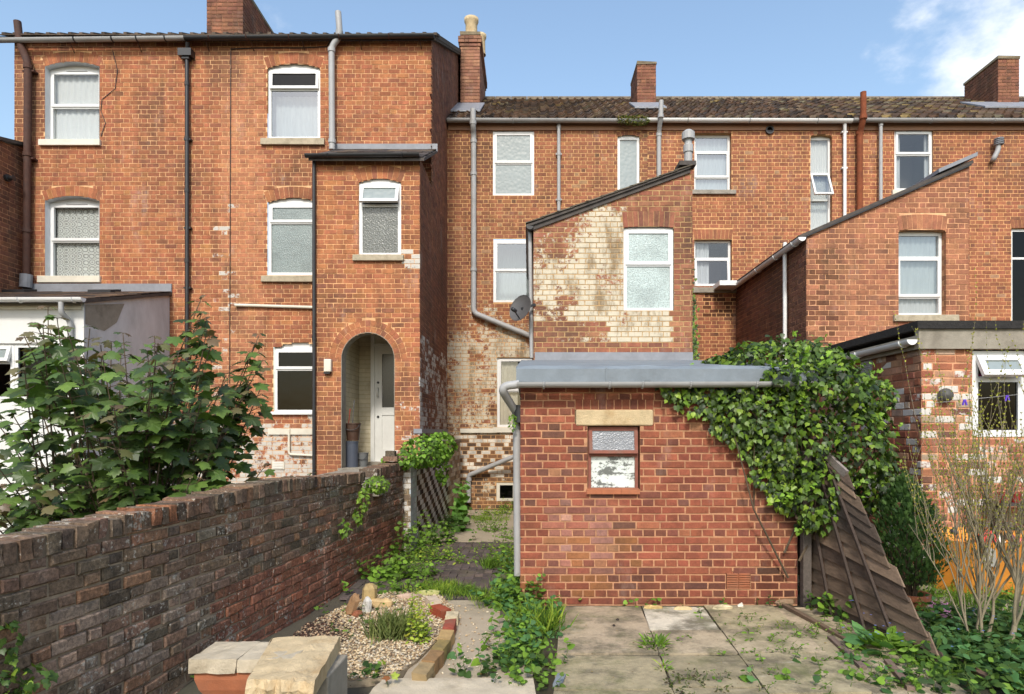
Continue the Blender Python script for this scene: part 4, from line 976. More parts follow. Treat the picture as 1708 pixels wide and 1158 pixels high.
# ================================================================== shed (brick outhouse in front of B's wing)
YS = 6.28; xs0, xs1 = XX(868, YS), XX(1330, YS)
S = Bld('brick_outhouse', (1.2, YS, 0), 'low dark red brick outhouse with blue-grey felt roof and small window', 'outhouse', M['brickS'])
zS = ZZ(650, YS)
wx0, wx1, wz0, wz1 = XX(980, YS), XX(1067.5, YS), ZZ(823, YS), ZZ(710, YS)
opW = Arch(wx0-xs0, wx1-xs0, wz0, wz1, 0, 0, dep=.07)
opL = Arch(XX(959, YS)-xs0, XX(1090, YS)-xs0, ZZ(711, YS), ZZ(683.5, YS), 0, 0, jamb=False)       # lintel bed
opT = Arch(XX(959, YS)-xs0, XX(1090, YS)-xs0, ZZ(683.4, YS), ZZ(683.2, YS), 0, .105, jamb=False, flare=0)
opV = Arch(XX(1211, YS)-xs0, XX(1252, YS)-xs0, ZZ(983, YS), ZZ(954, YS), 0, 0, jamb=False)
def pSh(u, z):
    x = CX+FX*(xs0+u)/YS; y = CY-FX*(z-EYE)/YS
    return 0
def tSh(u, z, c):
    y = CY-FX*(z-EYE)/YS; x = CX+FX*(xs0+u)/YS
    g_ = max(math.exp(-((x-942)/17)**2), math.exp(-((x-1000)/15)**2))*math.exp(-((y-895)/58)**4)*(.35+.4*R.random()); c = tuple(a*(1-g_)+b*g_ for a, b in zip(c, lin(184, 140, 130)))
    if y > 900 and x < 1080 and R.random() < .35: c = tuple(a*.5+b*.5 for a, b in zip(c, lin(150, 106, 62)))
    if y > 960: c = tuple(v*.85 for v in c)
    if x > 1270 and y > 840 and R.random() < .5: c = tuple(v*.6 for v in c)  # shade below the ivy painted into the bricks by the post
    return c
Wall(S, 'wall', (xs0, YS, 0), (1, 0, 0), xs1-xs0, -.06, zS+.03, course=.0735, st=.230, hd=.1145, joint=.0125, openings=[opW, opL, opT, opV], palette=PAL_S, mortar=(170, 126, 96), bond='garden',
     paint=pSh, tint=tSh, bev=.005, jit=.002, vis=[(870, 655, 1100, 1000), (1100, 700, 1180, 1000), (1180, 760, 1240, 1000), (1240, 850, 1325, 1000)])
Wall(S, 'side_wall', (xs0, YE, 0), (0, -1, 0), YE-YS, -.06, zS+.03, course=.0735, st=.230, hd=.1145, joint=.0125, palette=PAL_S, bond='garden', indiv=False)
Wall(S, 'side_wall', (xs1, YS, 0), (0, 1, 0), YE-YS, -.06, zS+.03, course=.0735, st=.230, hd=.1145, joint=.0125, palette=PAL_S, bond='garden', indiv=False)
MB().box(XX(960, YS), XX(1089.5, YS), YS-.012, YS+.1, ZZ(710.5, YS), ZZ(684, YS), j=.002).build('lintel', M['sandstone'], S.root, bevel=.015)
# window of the shed
redp = plain('faded red paint', (.23, .085, .06), .75, .25, .25, 14, .2, dirt=.5, dirtcol=(.18, .13, .1))
f = MB(); yw = YS+.05; frame_bars(f, wx0+.01, wx1-.01, wz0+.02, wz1-.01, yw, yw+.06, .03); f.box(wx0+.04, wx1-.04, yw+.002, yw+.058, ZZ(762, YS), ZZ(757, YS))
wo = f.build('window', redp, S.root)
sh = MB(); a, b = ZZ(757, YS), ZZ(713, YS); frame_bars(sh, wx0+.018, wx1-.018, 0, b-a, 0, .03, .032)
rot = Matrix.Translation((0, yw-.005, b)) @ Matrix.Rotation(-.16, 4, 'X') @ Matrix.Translation((0, 0, a-b)); sh.v = [tuple(rot @ Vector(v)) for v in sh.v]; sh.build('sash', redp, wo)
MB().quad(*[rot @ Vector(v) for v in ((wx0+.045, .012, .03), (wx1-.045, .012, .03), (wx1-.045, .012, b-a-.03), (wx0+.045, .012, b-a-.03))]).build('pane', frosted('pitted glass', (.17, .18, .20), 90, .35, .2), wo)
pm_, pt, pb, po = newmat('pane with flaking whitewash'); nn = noise(pt, 7, 8, .72, stretch=(1, 1, 1.8))
pt.links.new(mixc(pt, ramp(pt, nn, .50, .56), (.62, .67, .64), (.13, .14, .13)), pb.inputs['Base Color']); pb.inputs['Roughness'].default_value = .4
MB().quad((wx0+.035, yw+.03, wz0+.045), (wx1-.035, yw+.03, wz0+.045), (wx1-.035, yw+.03, ZZ(761, YS)), (wx0+.035, yw+.03, ZZ(761, YS))).build('pane', pm_, wo)
k = 0
for a, b in ((978, 1003), (1003.4, 1036), (1036.4, 1066.5)):
    MB().obox((XX(a, YS), YS-.035, ZZ(824, YS)), (XX(b, YS)-XX(a, YS), 0, 0), (0, .1, .012), (0, 0, .042)).build('sill_tile', M['terracotta'], wo)
MB().box(wx0+.005, wx1-.005, yw+.055, yw+.5, wz0, wz1).build('room_lining', M['darkroom'], wo)
av = MB(); ax0, ax1, az0, az1 = XX(1212, YS), XX(1251, YS), ZZ(982.5, YS), ZZ(955, YS); av.box(ax0, ax1, YS+.01, YS+.03, az0, az1); ao = av.build('air_brick', M['terracotta'], S.root)
for r in range(7):
    z = az0+(az1-az0)*(r+.05)/7
    for a, b in ((0, .48), (.52, 1)): MB().box(ax0+(ax1-ax0)*a, ax0+(ax1-ax0)*b, YS-.006, YS+.02, z, z+(az1-az0)/7*.55).build('slat', M['terracotta'], ao)
# roof: felt sheet with turned down front edge
zf0, zf1, zfb = ZZ(612, YS-.12), ZZ(601, YE), ZZ(637, YS-.12)
fr_ = MB(); xr0, xr1 = XX(861, YS-.12), xs1+.15; n = 34
def wob(x, a=.006): return a*math.sin(x*7.3)+a*.7*math.sin(x*17.1+1)
for i in range(n):
    a, b = xr0+(xr1-xr0)*i/n, xr0+(xr1-xr0)*(i+1)/n
    y0 = YS-.12
    fr_.quad((a, y0+.05, zf0+.012+wob(a)), (b, y0+.05, zf0+.012+wob(b)), (b, YE-.01, zf1), (a, YE-.01, zf1))
    fr_.quad((a, y0+wob(a, .004), zf0-.02), (b, y0+wob(b, .004), zf0-.02), (b, y0+.05, zf0+.012+wob(b)), (a, y0+.05, zf0+.012+wob(a)))
    fr_.quad((a, y0+wob(a, .008), zfb), (b, y0+wob(b, .008), zfb), (b, y0+wob(b, .004), zf0-.02), (a, y0+wob(a, .004), zf0-.02))
fr_.quad((xr0, YS-.12, zfb), (xr0, YS-.12, zf0), (xr0, YE, zf1), (xr0, YE, zf1-.17))
fr_.quad((xr0, YS-.11, zfb+.01), (xr0, YE, zfb+.01), (xr1, YE, zfb+.01), (xr1, YS-.11, zfb+.01))
rf = fr_.build('roof', M['felt'], S.root, smooth=False)
MB().box(XX(1008, YS), XX(1010, YS), YS-.135, YS-.11, zfb, zf0-.01).build('felt_seam', M['felt'], rf)
MB().box(xs0, xs1, YS-.03, YS+.03, zS+.03, zfb+.01, (.03, .026, .024)).build('fascia', M['col'], S.root)
yg = YS-.17
gutter(S, (XX(862, yg), yg, ZZ(638, yg)), (xs1+.1, yg, ZZ(637, yg)), .052, 'greyplastic', (.09, .31, .42, .58, .8))
pipe(S, bend([P(866, 641, yg), P(842, 644, yg), P(838, 652, yg), P(862, 690, YS+.12), P(864, 960, YS+.12)], .05), .04, 'greyplastic', name='downpipe')
pipe(S, [P(866, 676, YS+.06), P(866, 705, YS+.06)], .055, 'blackplastic', name='downpipe')
S.finish()

# ================================================================== flat roofed outbuilding at right
YO = 7.2; xo0 = XX(1537, YO); xo1 = xo0+3.2; zo = ZZ(581, YO)
O_ = Bld('brick_outbuilding', (xo0+1.2, YO, 0), 'flat roofed outbuilding of reclaimed orange brick at the right with an open white window', 'outbuilding', M['brickO'])
opO = win(O_, YO, 1622, 585, 1712, 729, dep=.02, rows=(.33,), glass=('frostgrey', 'glassdark'), sash=(0,), opened={0: 30}, jamb=False, fw=.075)
opO.u0 -= xo0; opO.u1 -= xo0; opO.uc -= xo0
def pO(u, z): return R.choices((0, R.uniform(.75, 1), .45), (.70, .14, .16))[0]
Wall(O_, 'wall', (xo0, YO, 0), (1, 0, 0), xo1-xo0, -.06, zo, course=.084, st=.222, hd=.11, joint=.011, bond='mixed', openings=[opO], palette=PAL_O, mortar=(196, 146, 112), paint=pO, bev=.006, jit=.003, proud=(-.003, .006), vis=[(1540, 585, 1620, 900), (1622, 735, 1706, 860)])
Wall(O_, 'side_wall', (xo0, YC, 0), (0, -1, 0), YC-YO, -.06, zo, course=.084, st=.222, hd=.11, joint=.011, bond='mixed', palette=PAL_O, mortar=(150, 112, 88), paint=pO, bev=.006, jit=.003, proud=(-.003, .006), vis=[(1480, 600, 1534, 900), (1440, 620, 1534, 680)])  # mortar darker than the front, putting this side's shade into its colour
MB().box(xo0-.06, xo1, YO-.05, YO+.02, ZZ(582, YO)-.005, ZZ(550, YO)).build('fascia', M['concrete'], O_.root)
MB().box(xo0-.06, xo0-.02, YO+.02, YC, ZZ(582, YO)-.005, ZZ(560, YO)).build('fascia', M['concrete'], O_.root)
for k in range(3): MB().box(xo0-.09+k*1.2*1.0, xo0-.09+k*1.2+1.195, YO-.08, YC, ZZ(550, YO)+.0+.002*k, ZZ(537, YO)+.002*k).build('roof_felt', M['feltedge'], O_.root)
gutter(O_, (xo0-.12, YO-.03, ZZ(567, YO)), (xo0-.12, YC, ZZ(567, YO)-.01), .06, 'whiteplastic', (.05, .35))
vt = MB(); yv = 8.35
vt.box(xo0-.02, xo0, yv-.13, yv+.13, ZZ(630, yv), ZZ(602, yv)); vo2 = vt.build('air_vent', M['greyplastic'], O_.root)
for k in range(7): MB().box(xo0-.03, xo0-.02, yv-.11, yv+.11, ZZ(628-3.6*k, yv), ZZ(628-3.6*k, yv)+.012).build('louvre', M['greyplastic'], vo2)
MB().lathe(P(1575, 660, YO), [(.075, -.02), (.078, .05), (.06, .085), (0, .095)], 18, (-.25, -1, .05)).build('extractor_cowl', plain('dark grey plastic', (.07, .068, .06), .6, .4), O_.root, smooth=True)
O_.finish()
# things on the window ledge behind its glass
tag(MB().box(XX(1628, YO+.16), XX(1643, YO+.16), YO+.13, YO+.2, ZZ(641, YO+.16), ZZ(624, YO+.16), lin(150, 40, 110)).build('small_box', M['col']), 'small magenta box behind the open top light of the white window', 'box')
tag(MB().lathe(P(1690, 729, YO+.16), [(.0, .0), (.07, .0), (.075, .05), (.06, .1), (.03, .12), (0, .12)], 12, col=lin(50, 80, 180)).build('blue_bag', M['col'], smooth=True), 'blue bundle on the ledge inside the white window at right', 'bag')
tag(MB().lathe(P(1664, 729, YO+.16), [(.0, .0), (.05, .0), (.06, .06), (.035, .1), (0, .11)], 9, col=lin(200, 160, 170)).build('cloth_bundle', M['col'], smooth=True), 'pale pink bundle on the ledge inside the white window at right', 'cloth')

# ================================================================== garden wall at left
WA, WB = Vector((-2.58, 1.95, 0)), Vector((-1.76, 9.1, 0)); wd = (WB-WA).normalized(); wlen = (WB-WA).length
Gw = Bld('garden_wall', (-2, 5, 0), 'long weathered dark brick garden wall in the left foreground', 'garden wall', M['brickW'], nind=240)
def topG(u):
    y = WA.y+u*wd.y
    t = np.interp(y, [1.9, 3.0, 5.6, 7.55, 7.6, 7.95, 8.0, 9.1], [1.03, 1.06, 1.16, 1.10, .95, .92, 1.12, 1.16])
    return float(t)
def tG(u, z, c):
    y = WA.y+u*wd.y; g = lin(128, 88, 72)
    if z < .55 and y > 4.6: c = tuple(a*.55+b*.45 for a, b in zip(c, lin(158, 92, 72)))
    if .25 < z < .75 and 3.2 < y < 4.6 and R.random() < .4: c = tuple(a*.4+b*.6 for a, b in zip(c, lin(156, 140, 128)))
    return c
Gw_w = Wall(Gw, 'wall_face', WA, wd, wlen, -.08, topG, course=.0775, st=.228, hd=.112, joint=.012, palette=PAL_W, mortar=(146, 130, 110), tint=tG, bev=.009, jit=.006, proud=(-.008, .012), mback=-.012, bond='flemish',
     paint=lambda u, z: .25*R.random() if R.random() < .2 else 0)
nW = Gw_w.N
cb = MB(); u = 0
back = WA-nW*.24
cb.add([WA-nW*.012+wd*0+V(0, 0, -.08), back+V(0, 0, -.08), back+wd*wlen+V(0, 0, -.08), WA-nW*.012+wd*wlen+V(0, 0, -.08)]+
       [WA-nW*.012+V(0, 0, .9), back+V(0, 0, .9), back+wd*wlen+V(0, 0, .9), WA-nW*.012+wd*wlen+V(0, 0, .9)], [(4, 5, 6, 7), (1, 2, 6, 5), (2, 3, 7, 6)], lin(110, 96, 82)); cb.build('wall_core', M['mortar'], Gw.root)
n_ = 0; cop = []
while u < wlen-.06:                        # coping of bricks on edge
    y = WA.y+u*wd.y; w_ = R.uniform(.068, .080); t = topG(u); h = R.uniform(.100, .112)
    if 7.55 < y < 8.0: u += w_+.01; continue
    c = PAL_W(0, 0); 
    if 3.2 < y < 5.2 and R.random() < .18: c = lin(*R.choice([(150, 104, 78), (138, 96, 74)]))
    o = WA+wd*u-nW*.235+V(0, 0, t-.0+R.uniform(-.004, .006)); mbk = MB(); L_ = .245+R.uniform(-.01, .012); tw = R.uniform(-.006, .006)
    mbk.obox(o+nW*0, wd*w_+nW*tw, nW*-1*0+V(0, 0, 0)+(-nW)*(-L_), V(0, 0, h), c) if False else mbk.obox(o+nW*L_, wd*w_, -nW*L_, V(0, 0, h), c)
    mbk.v = [tuple(Vector(v)+V(R.uniform(-.005, .005), R.uniform(-.005, .005), R.uniform(-.005, .005))) for v in mbk.v]
    cop.append(mbk); u += w_+.010
for mbk in cop: rough(mbk.build('coping_brick', M['brickW'], Gw_w.obj), .06, .008, 14)
cb = MB(); u = 0
while u < wlen-.05:
    y = WA.y+u*wd.y
    if not 7.5 < y < 8.05:
        t = topG(u); cb.obox(WA+wd*u-nW*.005+V(0, 0, t-.01), wd*.1, -nW*.232, V(0, 0, .106), lin(120, 106, 90))
    u += .1
cb.build('coping_mortar', M['mortar'], Gw_w.obj)
Gw.finish()
# end pier: cream washed front, pale blue-white flank, then the chequered wall on to the house
Ck = Bld('chequered_wall', (-1.6, 11, 0), 'low brick wall with chequered white and dark bricks beside the passage', 'wall', M['brickO'], nind=300)
xp0, xp1 = XX(668, 9.13), XX(685, 9.13)
Wall(Ck, 'pier_face', (xp0, 9.13, 0), (1, 0, 0), xp1-xp0, -.05, 1.24, course=.078, st=.228, hd=.11, palette=pal((1, (170, 140, 110)), (1, (130, 100, 80))), mortar=(150, 130, 104), bond='stretch', paint=lambda u, z: .55+R.uniform(-.2, .2))
Wall(Ck, 'pier_flank', (xp1, 9.13, 0), (0, 1, 0), .5, -.05, 1.24, course=.078, st=.228, hd=.11, palette=pal((1, (222, 226, 234)), (1, (206, 210, 220))), mortar=(180, 182, 188), bond='stretch', bev=.0015, jit=.0005, proud=(0, .001), mback=-.001)
MB().box(xp0, xp1-.002, 9.14, 9.63, 1.2, 1.245).build('pier_top', M['concrete'], Ck.root)
q0, q1 = Vector((xp1, 9.63, 0)), Vector((-1.45, 13.7, 0)); qd = (q1-q0).normalized(); ql = (q1-q0).length
def palck(u, z):
    j = int((z+.05)/.078); i = int((u+(.12 if j % 2 else 0))/.24)
    if u > 2.7: return jt(lin(*R.choice([(200, 184, 162), (160, 140, 122), (206, 200, 192)])), .8, 1.1)
    return jt(lin(226, 228, 234) if (i+j//2) % 2 else lin(*R.choice([(74, 62, 58), (96, 76, 66), (60, 52, 52)])), .85, 1.1)
Wall(Ck, 'wall_face', q0, qd, ql, -.05, lambda u: 1.22 if u < .9 else (1.46 if u > 1.4 else 1.22+(u-.9)*.48), course=.078, st=.24, hd=.112, joint=.009, palette=palck, mortar=(150, 140, 130), bond='stretch', bev=.0015, jit=.0005, proud=(0, .001), mback=-.001)
qn = qd.cross(V(0, 0, 1))
MB().add([q0-qn*.02+V(0, 0, 1.2), q1-qn*.02+V(0, 0, 1.46), q1-qn*.34+V(0, 0, 1.46), q0-qn*.2+V(0, 0, 1.2)], [(0, 1, 2, 3)]).build('bed_soil', M['soil'], Ck.root)
for k in range(6):
    o = q0+qd*(1.5+.42*k)+V(0, 0, 1.46); MB().obox(o+qn*.03, qd*.41, -qn*.2, V(0, 0, .075), ).build('coping_stone', M['concrete'], Ck.root, bevel=.01)
Ck.finish()
# raised terrace of house A behind the wall (concrete), loose bricks on it
tr_ = struct(MB().box(XX(575, 10.5), -1.83, 7.9, 10.49, .9, ZZ(783, YP)).build('terrace', M['concrete']))
for i, (px_, py_, w_, lab) in enumerate(((652, 764, .2, 'lower brick of the small loose stack on the wall by the porch'), (652, 752, .13, 'upper brick of the small loose stack on the wall by the porch'), (668, 768, .2, 'loose brick lying behind the stacked bricks by the porch'))):
    p = P(px_, py_, 8.9 if i < 2 else 9.0); p.z = [1.28, 1.352, 1.28][i]
    tag(MB().box(p.x-w_/2, p.x+w_/2, p.y-.06, p.y+.06, p.z, p.z+.07, PAL_W(0, 0), j=.004).build('loose_brick', M['brickW']), lab, 'brick', 'loose bricks by the porch')

# ================================================================== paving
pt_ = struct(MB().box(.03, 3.0, 3.2, 6.26, -.06, .006, (.035, .032, .02)).build('patio', M['col']))
def slabcol(): return jt(lin(*R.choice([(176, 160, 134), (166, 152, 126), (158, 146, 118), (184, 166, 140)])), .82, 1.15)
cols_ = [.30, 1.08, 1.675, 2.34, 2.98]; skew = .072
rowsY = {0: [6.2, 4.86, 4.20, 3.5], 1: [6.2, 5.46, 4.85, 4.22, 3.5], 2: [6.2, 5.45, 4.86, 4.1, 3.5], 3: [6.2, 5.30, 4.75, 4.0, 3.4]}
for ci in range(4):
    ry = rowsY[ci]
    for ri in range(len(ry)-1):
        g = .014; ya, yb_ = ry[ri+1]+g, ry[ri]-g; e = lambda x, y: x-skew*(6.25-y)
        tz = R.uniform(.004, .016); tx, ty = R.uniform(-.006, .008), R.uniform(-.006, .008)
        c0, c1 = cols_[ci]+.004, cols_[ci+1]-.004
        poly = [(e(c0, ya), ya), (e(c1, ya), ya), (e(c1, yb_), yb_), (e(c0, yb_), yb_)]
        pol = [(x+R.uniform(-.006, .006), y+R.uniform(-.012, .012), tz+.012+tx*(i in (1, 2))+ty*(i > 1)) for i, (x, y) in enumerate(poly)]
        mbs = sheet(pol, .05); col = slabcol() if (ci, ri) != (1, 0) else tuple(v*1.15 for v in lin(190, 182, 164)); mbs.c = [(*col, 1)]*len(mbs.c)
        rough(mbs.build('slab', M['flag'], pt_), .12, .006, 6)
# concrete path and block paving of the passage
cm_, ct, cb2, co_ = newmat('sandy concrete')
cc = mixc(ct, noise(ct, 2.2, 8, .7), (.30, .245, .17), (.46, .385, .28)); cc = mixc(ct, ramp(ct, noise(ct, 1.1, 6, .7), .5, .7, 0, .5), cc, (.2, .165, .11))
sp_ = noise(ct, 70, 3); cc = mixc(ct, ramp(ct, sp_, .62, .7, 0, .5), cc, (.5, .44, .35)); ct.links.new(cc, cb2.inputs['Base Color']); cb2.inputs['Roughness'].default_value = .95; bump(ct, cb2, noise(ct, 55, 6, .75), .6, .012)
pg = [G(735, 1000), G(868, 1000), G(905, 1010), G(895, 1158), G(870, 1200), G(655, 1158), G(690, 1100)]
struct(sheet([(p.x, p.y, -.008) for p in pg], .05).build('path', cm_))
pv = struct(MB().box(-1.75, -.05, 6.35, 13.98, -.06, -.02, (.05, .045, .038)).build('passage', M['col']))
me_lib = []
for k in range(3):
    m_ = MB(); m_.box(-.048, .048, -.098, .098, -.03, 0, j=.0025); me = m_.mesh('paver'); me.materials.append(M['slab']); me_lib.append(me)
y = 6.62; r_ = 0; cnt = 0
while y < 9.9:
    x = -.14; 
    xl = -1.86+.14*(y-7.1) if y < 9 else -1.58
    while x > xl and cnt < 300:
        o = bpy.data.objects.new('paver', R.choice(me_lib)); COL.objects.link(o); o.location = (x-.05, y+.1*(r_ % 2), -.004+R.uniform(-.004, .004)); o.rotation_euler = (R.uniform(-.02, .02), R.uniform(-.03, .03), R.uniform(-.02, .02)); o.parent = pv
        o.color = (*jt(lin(*R.choice([(92, 82, 80), (84, 76, 74), (100, 88, 82)])), .75, 1.2), 1); x -= .1; cnt += 1; r_ += 1
    y += .2; 
mb = MB(); mb.box(-1.6, -.09, 9.95, 13.95, -.03, 0.0); mb.build('concrete_strip', cm_, pv)

# gravel bed with its edging
bed = [(-1.95, 5.0), (-1.93, 5.6), (-1.75, 6.3), (-1.45, 6.75), (-.95, 6.7), (-.72, 6.2), (-.66, 5.7), (-.74, 5.2), (-.82, 4.75), (-.92, 4.45), (-1.3, 4.3), (-1.75, 4.35)]
def inpoly(x, y, p):
    c = False
    for i in range(len(p)):
        (x1, y1), (x2, y2) = p[i], p[i-1]
        if (y1 > y) != (y2 > y) and x < (x2-x1)*(y-y1)/(y2-y1)+x1: c = not c
    return c
struct(sheet([(x, y, .012) for x, y in bed[::-1]], .05).build('gravel_bed', plain('sandy grit', (.36, .29, .2), .95, .1, .3, 30, .8)))
mb = MB(); ico = [(0, 0, 1), (.89, 0, .45), (.28, .85, .45), (-.72, .53, .45), (-.72, -.53, .45), (.28, -.85, .45), (.72, .53, -.45), (-.28, .85, -.45), (-.89, 0, -.45), (-.28, -.85, -.45), (.72, -.53, -.45), (0, 0, -1)]
icf = [(0, 1, 2), (0, 2, 3), (0, 3, 4), (0, 4, 5), (0, 5, 1), (1, 6, 2), (2, 7, 3), (3, 8, 4), (4, 9, 5), (5, 10, 1), (6, 7, 2), (7, 8, 3), (8, 9, 4), (9, 10, 5), (10, 6, 1), (11, 7, 6), (11, 8, 7), (11, 9, 8), (11, 10, 9), (11, 6, 10)]
def pebble(mb, x, y, z, r, c):
    a = R.uniform(0, 6.3); ca, sa = math.cos(a), math.sin(a); sx, sy, sz = r*R.uniform(.8, 1.4), r*R.uniform(.6, 1), r*R.uniform(.4, .75)
    mb.add([(x+(p*sx*ca-q*sy*sa)*k, y+(p*sx*sa+q*sy*ca)*k, z+s*sz*k) for p, q, s in ico for k in (R.uniform(.8, 1.15),)], icf, c)
peb = [(216, 196, 160), (202, 178, 140), (224, 208, 178), (190, 164, 126), (176, 150, 118), (192, 182, 164), (146, 120, 94)]
while len(mb.v) < 12*8000:
    x, y = R.uniform(-2, -.6), R.uniform(4.2, 6.8)
    if inpoly(x, y, bed):
        dark = math.hypot(x+1.85, (y-5.1)*.55) < .36+R.uniform(-.1, .1)
        c = lin(*R.choice(peb)) if not dark else lin(*R.choice([(70, 52, 44), (56, 44, 40), (90, 62, 50), (190, 160, 130)]))
        pebble(mb, x, y, .018+R.uniform(0, .012), R.uniform(.006, .0125), jt(c, .72, 1.0))
for k in range(160):
    x, y = R.uniform(-.75, -.2), R.uniform(4.5, 6.3); pebble(mb, x, y, .0, R.uniform(.005, .012), lin(*R.choice(peb)))
mb.build('gravel', M['pebble'], smooth=False, kind='stuff', label='pale pebbles filling the small garden bed', category='gravel')
ed = thing('bed_edging', (-.7, 5.4, 0), 'row of loose bricks and stones edging the gravel bed', 'edging')
eb = [(722, 1006, (196, 178, 156), .9), (735, 1022, (150, 74, 52), 1), (754, 1030, (206, 190, 158), .7), (750, 1046, (148, 78, 64), 1.1), (744, 1066, (170, 142, 98), 1.05), (735, 1084, (140, 122, 78), 1.1), (722, 1104, (142, 112, 78), 1.1), (706, 1122, (150, 130, 96), .9)]
for i, (px_, py_, c, s_) in enumerate(eb):
    p = G(px_, py_, .05); nx = G(*eb[min(i+1, len(eb)-1)][:2], .05) if i < len(eb)-1 else p+(p-G(*eb[i-1][:2], .05)); d = (nx-p); d.z = 0; d.normalize(); sd = V(-d.y, d.x, 0)
    L_, w_ = .215*s_, .105
    m_ = MB().obox(p-d*L_/2-sd*w_/2-V(0, 0, .06), d*L_, sd*w_, V(0, 0, .085+R.uniform(0, .02)), lin(*c)); m_.v = [tuple(Vector(v)+V(*[R.uniform(-.007, .007) for _ in range(3)])) for v in m_.v]
    rough(m_.build('brick', M['slab'], ed), .05, .007, 14)
def rock(loc, size, col, lab, tilt=(0, 0, 0), mat='slab'):
    import mathutils
    m_ = MB(); bm_v = []; nlat, nlon = 6, 9
    for i in range(nlat+1):
        for j in range(nlon):
            th, ph = math.pi*i/nlat, 2*math.pi*j/nlon
            v = Vector((math.sin(th)*math.cos(ph), math.sin(th)*math.sin(ph), math.cos(th)))
            m3 = max(abs(v.x), abs(v.y), abs(v.z)); v = v*(.45+.55/m3)*.82*R.uniform(.93, 1.07); bm_v.append(Vector((v.x*size[0], v.y*size[1], v.z*size[2])))
    e = mathutils.Euler(tilt).to_matrix(); lo = Vector(loc)
    m_.add([lo+e @ v for v in bm_v], [(i*nlon+j, i*nlon+(j+1) % nlon, (i+1)*nlon+(j+1) % nlon, (i+1)*nlon+j) for i in range(nlat) for j in range(nlon)], lin(*col))
    return tag(rough(m_.build('stone', M[mat]), .05, .012, 10), lab, 'stone', 'stones round the gravel bed')
rock(G(588, 1010, .1)+V(0, 0, .0), (.06, .10, .13), (150, 116, 84), 'leaning brown stone against the garden wall at the end of the gravel bed', (0, .35, .3))
rock(G(616, 992, .12), (.09, .08, .13), (176, 152, 106), 'upright buff stone behind the cluster at the corner of the gravel bed')
rock(G(612, 1010, .08), (.05, .07, .10), (196, 192, 184), 'small grey-white stone in front of the upright buff stone', (0, .1, .4))
rock(G(636, 1007, .05), (.14, .07, .06), (206, 176, 128), 'flat curved yellow stone in the cluster at the corner of the gravel bed', (0, .1, .25))
rock(G(597, 1026, .03), (.06, .05, .05), (140, 88, 64), 'small broken red-brown brick at the left end of the gravel bed', (.2, .3, .5))
rock(G(716, 990, .03), (.14, .05, .04), (170, 168, 110), 'mossy pale kerb stone at the back of the gravel bed', (0, 0, .1))
rock(G(682, 996, .03), (.16, .05, .04), (186, 160, 140), 'pinkish flat stone at the back of the gravel bed', (0, 0, 0))
rock(G(1090, 1014, .02), (.11, .04, .03), (196, 168, 112), 'yellow brick lying at the foot of the outhouse wall'); rock(G(1140, 1016, .02), (.11, .04, .03), (190, 170, 130), 'buff brick at the foot of the outhouse wall beside the yellow brick')
rock(G(1205, 1015, .03), (.12, .05, .045), (200, 186, 152), 'cream stone at the foot of the outhouse wall below the air brick'); rock(G(1303, 1003, .03), (.13, .1, .05), (150, 124, 100), 'grey-brown kerb stone by the fence post')
# bottom edge: pale stone slab, foreground planter and stone bench
tag(sheet([(-.98, 4.36, .03), (-1.05, 3.9, .03), (.06, 3.9, .03), (.03, 4.36, .03)], .09).build('stone_slab', M['flagstone']), 'pale sandstone slab on the ground at the bottom edge', 'stone slab'); rough(bpy.context.scene.objects[-1], .06, .007, 8)
tp = thing('terracotta_trough', (-1.6, 3.75, 0), 'terracotta trough planter against the garden wall under pale stone blocks', 'planter')
m_ = MB(); x0, x1, y0, y1 = -1.87, -1.28, 3.62, 3.92
prof = [(0, .0), (.06, .08), (.085, .16), (.07, .26), (.03, .36)]
vs = []
for ins, z in [(.10, .0), (.09, .10), (.07, .17), (.02, .24), (.0, .30), (.0, .345)]: vs += [(x0+ins, y0+ins*.5, z), (x1-ins, y0+ins*.5, z), (x1-ins, y1-ins*.5, z), (x0+ins, y1-ins*.5, z)]
m_.add(vs, [(i*4+k, i*4+(k+1) % 4, (i+1)*4+(k+1) % 4, (i+1)*4+k) for i in range(5) for k in range(4)]+[(20, 21, 22, 23)]); m_.build('body', M['terracotta'], tp)
for i, (a, b, lab) in enumerate(((-1.89, -1.625, 'grey stone block on the left end of the terracotta trough'), (-1.62, -1.30, 'grey stone block on the trough touching the stone bench top'))):
    tag(MB().box(a, b, 3.60, 3.90, .348, .425, j=.008).build('stone_block', M['flagstone']), lab, 'stone block', 'stone blocks on the trough'); rough(bpy.context.scene.objects[-1], .04, .007, 12)
bn = thing('stone_bench', (-1.3, 3.6, 0), 'broken sandstone slab bench with rough yellow front edge at the bottom left', 'bench')
m_ = MB(); nx_ = 14; top = []; low = []
A0, A1, B1, B0 = V(-1.435, 3.30, .43), V(-1.085, 3.27, .43), V(-1.165, 4.0, .43), V(-1.565, 3.96, .43)
for i in range(nx_+1):
    t = i/nx_; p = A0.lerp(A1, t); top.append(p+V(0, R.uniform(-.015, .02), R.uniform(-.006, .0))); low.append(p+V(0, R.uniform(-.03, .0), -.085+R.uniform(-.012, .012)))
mid = [a.lerp(b, .5)+V(0, R.uniform(-.035, .005), 0) for a, b in zip(top, low)]
nb = len(top); vs = top+mid+low+[B0, B1, B0-V(0, 0, .085), B1-V(0, 0, .085)]+[B0.lerp(B1, i/nx_) for i in range(nb)]
fs = [(nb+i, nb+i+1, i+1, i) for i in range(nb-1)]+[(2*nb+i, 2*nb+i+1, nb+i+1, nb+i) for i in range(nb-1)]
fs += [(i, i+1, 3*nb+4+i+1, 3*nb+4+i) for i in range(nb-1)]+[ (nb-1, nb*2-1, 3*nb-1, 3*nb+3, 3*nb+1)[::-1], (0, 3*nb, 3*nb+2, 2*nb, nb)[::-1]]
